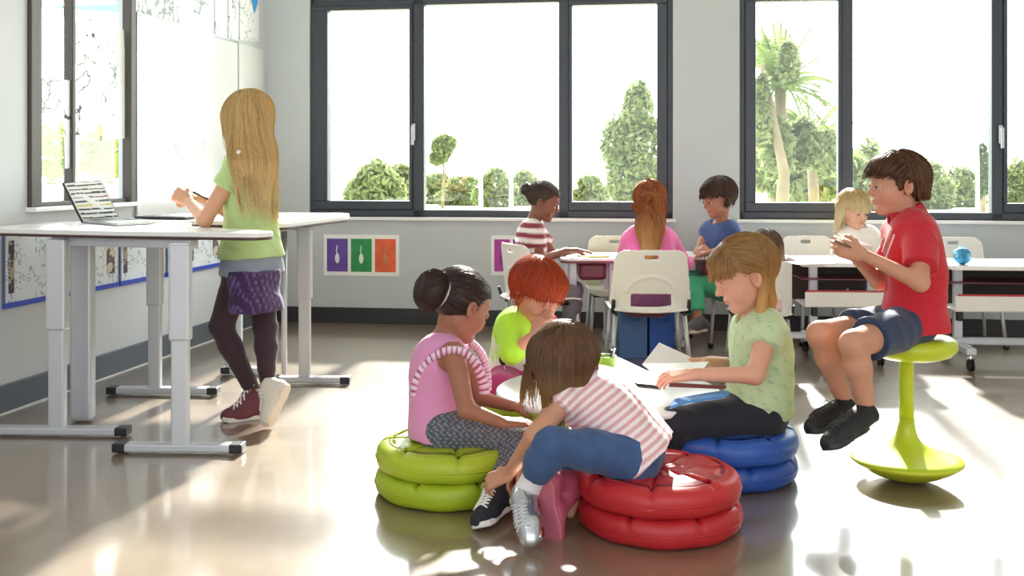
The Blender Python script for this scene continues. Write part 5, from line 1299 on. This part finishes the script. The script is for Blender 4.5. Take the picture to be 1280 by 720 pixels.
cgr=grp([cone(n0+V(.008,0,-.006),n0+V(-.008,0,.038),.068,.057,.005,True,True)],[],[cone(n0+V(.012,0,-.02),n0+V(-.012,0,.06),.060,.050,.001),cone(n0+V(-.085,-.0,.035),n0+V(-.06,-.0,-.02),.016,.012,.01)])
cloth(K,'collar',[cgr],redm,h=.0036,disp=folds(.001,50,2))
for k,(dx,dy) in enumerate(((-.012,-.062),(-.004,-.080),(-.028,-.040))):
    p0=P(1109+k*-6+ (12 if k==1 else 0),287+(2 if k else 0),3.245); 
wm=pmat('white_tape','E9DEDC',.7)
mbq=MB()
tz=[(1107,289,1094,322),(1113,286,1101,323),(1118,293,1107,325)]
for i,(xa,ya,xb,yb) in enumerate(tz):
    pts=[]
    for t in np.linspace(0,1,10):
        p=P(xa+(xb-xa)*t,ya+(yb-ya)*t,3.20)
        pts.append(p)
    # settle the tape on the shirt front
    X=np.array(pts); G_=[grp(K.slices(.015,wide=1.04)+[cone(K.J['neck']+(K.J['shL']-K.J['neck'])*.2,K.J['shL'],.030*K.s+.013,.034*K.s+.012,.04)])]
    for it in range(120):
        f=geval_pts(G_,X); 
        go=np.where(f>.002,1,0)[:,None]; ray=X-V(0,0,1.0); ray/=np.linalg.norm(ray,axis=1,keepdims=True); X=X+ray*go*np.clip(f[:,None]*.7,0,.01)
    mbq.tube(list(X),.0030,6)
mbq.build('white_stripes',wm,K.root,off=K.o)
def shorts():
    J=K.J; ax=nrm(J['neck']-J['pelvis']); q=K.s; off=.014
    g=[grp(K.slices(.006,t1=.21)+[cone(J['hipL'],J['hipR'],.064*q+.008,.064*q+.008,.03)],[(J['pelvis']+ax*.03,ax)],k=.02)]
    for sd,u in (('L',.72),('R',.66)):
        a,b,c=K.leg(sd); g.append(grp([cone(a,a+(b-a)*u,.058*q+off,.053*q+off,.03,False,True)],k=.025))
    return cloth(K,'shorts',g,cmat('navy','2C3A55',bump=.2),disp=folds(.004,40,3))
shorts()
blk=pmat('black_mesh','17171A',.55,bump=.4,bscale=180); 
shoe(K,'L',P(1034,566,2.99),(-.30,.08,.90),blk,pmat('black_rubber','2A2A2C',.5),'black sneaker of the near foot, hanging above the floor',L=.20,lace='3A3A3C')
shoe(K,'R',P(1012,545,3.20),(-.22,.05,.95),blk,pmat('black_rubber2','2A2A2C',.5),'black sneaker of the far foot, hanging above the floor',L=.19,lace='3A3A3C')
slabm('brown_card',[P(1044,300,3.22),P(1086,318,3.26),P(1092,308,3.36),P(1052,292,3.34)],.006,pmat('brown_board','7A5C3E',.6),'thin brown board held in both hands by the boy in red','board')

# ================================================================= children at the back tables
def backkid(label,J,loc,sc,skin,hf,seed,hq=1.06,lid=.6,**k):
    K=Kid('person',label,loc,J,sc,skin,hf,h=.0085,fine=.0048,seed=seed,hq=hq); K.body(lid=lid); return K
# 7 striped boy at the left
J=dict(pelvis=P(662,352,5.72),neck=P(665,282,5.70),head=P(679,252,5.68),shR=P(668,290,5.60),shL=P(672,289,5.84),elR=P(676,324,5.60),wrR=P(708,313,5.72),elL=P(692,318,5.88),wrL=P(716,314,5.84),
  hipR=P(664,360,5.66),hipL=P(668,358,5.80),knR=P(715,368,5.66),anR=P(712,425,5.68),knL=P(718,362,5.84),anL=P(716,418,5.9),toR=P(726,434,5.66),toL=P(730,424,5.9),
  hdR=hand((.9,.25,.05),(0,0,-1),.3,1),hdL=hand((.9,.2,0),(0,0,-1),.3,-1))
K=backkid('child with a small bun in a maroon and white striped shirt at the back table',J,G(664,5.72,.30),.92,'8F5C48',(.90,-.15,-.32),21)
K.face(brow='2A1C16')
hg=[K.cap(.006,front=.055,hl=.058,low=-.035,side=.005),grp([K.hE((-.115,0,.035),(.032,.036,.036),.004)],k=.004)]
tie=K.H(-.1,0,.03); K.hairobj(hg,'54443A',K.scalp_starts(-.02,.006),lambda X:(tie-X),500,.07,M_=6,r0=.002,disp_amp=.003)
tee(K,'shirt',M['clothcol'],hem=.03,up=.55,off=.012,shoff=.014,col=stripes(K,'8A3346','EFE6E6',.052,V(.1,0,1),.5,.2))
pants(K,'trousers',cmat('greypants','6E6A72'),upto=(1.9,1.9),off=.010)
for sd in 'LR': shoe(K,sd,K.J['to'+sd]+V(.03,0,-.03),(0,0,1),M.setdefault('gs',pmat('grey_shoe','55525A',.7)),M['rubber2'],L=.17,lace=None)
# 8 girl with ginger ponytail seen from behind
J=dict(pelvis=P(808,368,5.40),neck=P(812,290,5.50),head=P(812,253,5.54),shL=P(787,302,5.50),shR=P(838,302,5.52),elL=P(775,335,5.62),wrL=P(778,328,5.82),elR=P(856,330,5.62),wrR=P(864,326,5.80),
  hipL=P(795,378,5.42),hipR=P(822,378,5.42),knL=P(792,372,5.72),anL=P(790,430,5.74),knR=P(826,372,5.72),anR=P(828,430,5.74),toL=P(790,436,5.86),toR=P(828,436,5.86),
  hdL=hand((.4,.9,0),(0,0,-1),.3,-1),hdR=hand((-.2,.95,0),(0,0,-1),.3,1))
K=backkid('girl with a long ginger ponytail and pink top seen from behind',J,G(808,5.40,.30),.96,'D79C7E',(0.0,1,-.25),22)
hg=[K.cap(.012,front=.05,hl=.055,low=-.045),grp([K.hE((-.09,0,-.01),(.04,.055,.06),.02),cone(K.H(-.085,0,-.03),P(812,285,5.36),.072,.068,.02),cone(P(812,285,5.36),P(812,316,5.36),.068,.042,.03)],k=.02)]
def wavy(X): return V(0,0,-1.)+np.stack([.45*np.sin(X[:,2]*95+X[:,0]*60),0*X[:,0],0*X[:,0]],1)
K.hairobj(hg,'A65A2C',K.scalp_starts(-.03),wavy,1100,.34,M_=22,r0=.0034,disp_amp=.005,tip=('D09A5E',.80,.2),var=.45)
tee(K,'top',cmat('hotpink','EB6FB0'),hem=.0,up=1.75,off=.012,shoff=.012)
pants(K,'skirt_trousers',cmat('plumcloth','6E3A5E'),upto=(1.9,1.9),off=.010)
for sd in 'LR': shoe(K,sd,K.J['to'+sd]+V(0,.03,-.02),(0,0,1),M['gs'],M['rubber2'],L=.17,lace=None)
# 9 child in navy on the right
J=dict(pelvis=P(902,345,6.05),neck=P(902,283,6.02),head=P(898,248,6.00),shL=P(915,293,5.92),shR=P(884,291,6.08),elL=P(916,322,5.84),wrL=P(893,314,5.74),elR=P(873,316,6.02),wrR=P(880,309,5.84),
  hipL=P(905,358,5.98),hipR=P(897,355,6.10),knL=P(866,358,5.76),anL=P(873,402,5.62),knR=P(862,350,5.92),anR=P(864,405,5.95),toL=P(862,412,5.56),toR=P(850,414,5.9),
  hdL=hand((-.9,-.3,-.1),(0,0,-1),.4,-1),hdR=hand((-.2,-.9,-.2),(0,0,-1),.4,1))
K=backkid('child with short dark hair in a navy sleeveless top looking left at the back table',J,G(902,6.05,.30),.97,'B0755A',(-.85,-.35,-.22),23,lid=.7)
K.face(brow='3A2A20',smile=True)
hg=[K.cap(.018,front=.050,hl=.045,low=-.04,side=.01),grp([K.hE((.045,0,.06),(.05,.06,.035),.02)],[(K.H(0,0,.042),-K.R[2])],k=.015)]
K.hairobj(hg,'4A3328',K.scalp_starts(-.03,.018),lambda X:np.broadcast_to(-K.R[2]+K.R[0]*.3,X.shape),700,.10,M_=8,r0=.0025,disp_amp=.004,stop=lambda l:((l[:,0]>.02)&(l[:,2]<.030))|(l[:,2]<-.04))
tee(K,'top',cmat('navyblue','3B4F86'),hem=.02,up=.12,off=.012,shoff=.012,neckr=.06)
pants(K,'trousers',cmat('emerald','3FB081'),upto=(1.75,1.75),off=.014)
for sd in 'LR': shoe(K,sd,K.J['to'+sd]+V(-.02,0,-.02),(0,0,1),M['gs'],M['rubber2'],L=.17,lace=None)
# 10 little blonde girl at the small desk
J=dict(pelvis=P(1078,350,6.00),neck=P(1072,289,5.98),head=P(1067,262,5.95),shL=P(1090,298,6.0),shR=P(1055,298,5.96),elL=P(1098,325,5.92),wrL=P(1085,322,5.78),elR=P(1046,325,5.90),wrR=P(1056,322,5.76),
  hipL=P(1086,360,6.0),hipR=P(1068,360,6.0),knL=P(1088,362,5.78),anL=P(1088,420,5.8),knR=P(1064,362,5.78),anR=P(1064,420,5.8),toL=P(1088,428,5.7),toR=P(1062,428,5.7),
  hdL=hand((-.6,-.7,-.1),(0,0,-1),.4,-1),hdR=hand((.5,-.8,-.1),(0,0,-1),.4,1))
K=backkid('small blonde girl in a cream top behind the boy in red',J,G(1074,6.0,.30),.88,'D9A183',(.35,-.90,-.25),24,hq=1.12,lid=.6)
K.face(brow='A98550')
hg=[K.cap(.014,front=.050,hl=.040,low=-.05,side=.02),grp([K.hE((.052,0,.055),(.042,.056,.030),.015)],[(K.H(0,0,.040),-K.R[2])],k=.015),
 grp([cone(K.H(-.02,.075,.02),K.H(-.01,.085,-.13),.03,.016,.02),cone(K.H(-.02,-.075,.02),K.H(-.01,-.085,-.13),.03,.016,.02),cone(K.H(-.05,0,0),K.H(-.06,0,-.13),.07,.04,.03)],k=.02)]
K.hairobj(hg,'C9A468',K.scalp_starts(-.03,.014),down,800,.20,M_=12,r0=.0025,disp_amp=.003,tip=('F0DDB0',.9,.15),stop=lambda l:((l[:,0]>.025)&(l[:,2]<.026)))
tee(K,'top',cmat('cream','EFE6DE'),hem=.03,up=.95,off=.012,shoff=.014)
pants(K,'leggings',cmat('pearl','BDB8C0'),upto=(1.9,1.9),off=.008)
for sd in 'LR': shoe(K,sd,K.J['to'+sd]+V(0,-.03,-.02),(0,0,1),M['gs'],M['rubber2'],L=.15,lace=None)
# 11 brown-haired girl right behind the reader
J=dict(pelvis=P(952,380,5.30),neck=P(953,330,5.34),head=P(957,310,5.40),shL=P(938,342,5.32),shR=P(966,342,5.36),elL=P(932,370,5.42),wrL=P(940,366,5.6),elR=P(974,370,5.46),wrR=P(966,366,5.62),
  hipL=P(945,388,5.30),hipR=P(962,388,5.30),knL=P(942,384,5.56),anL=P(942,435,5.56),knR=P(966,384,5.56),anR=P(966,435,5.56),toL=P(942,444,5.68),toR=P(966,444,5.68),
  hdL=hand((0,1,0),(0,0,-1),.4,-1),hdR=hand((0,1,0),(0,0,-1),.4,1))
K=backkid('small brown haired girl mostly hidden behind the reading girl',J,G(952,5.30,.30),.72,'C98F70',(-.2,1,-.3),25,hq=1.15)
hg=[K.cap(.014,front=.05,hl=.055,low=-.05),grp([cone(K.H(-.04,0,.0),K.H(-.07,0,-.20),.075,.035,.03),cone(K.H(-.02,-.06,0),K.H(-.04,-.08,-.16),.03,.02,.03)],k=.02)]
K.hairobj(hg,'6E5240',K.scalp_starts(-.03,.014),down,700,.24,M_=12,r0=.0025,disp_amp=.003,tip=('A88468',.62,.1))
tee(K,'top',cmat('palepink','E9C6CE'),hem=.03,up=.9,off=.010,shoff=.012)
pants(K,'leggings',cmat('pearl','BDB8C0'),upto=(1.9,1.9),off=.008)
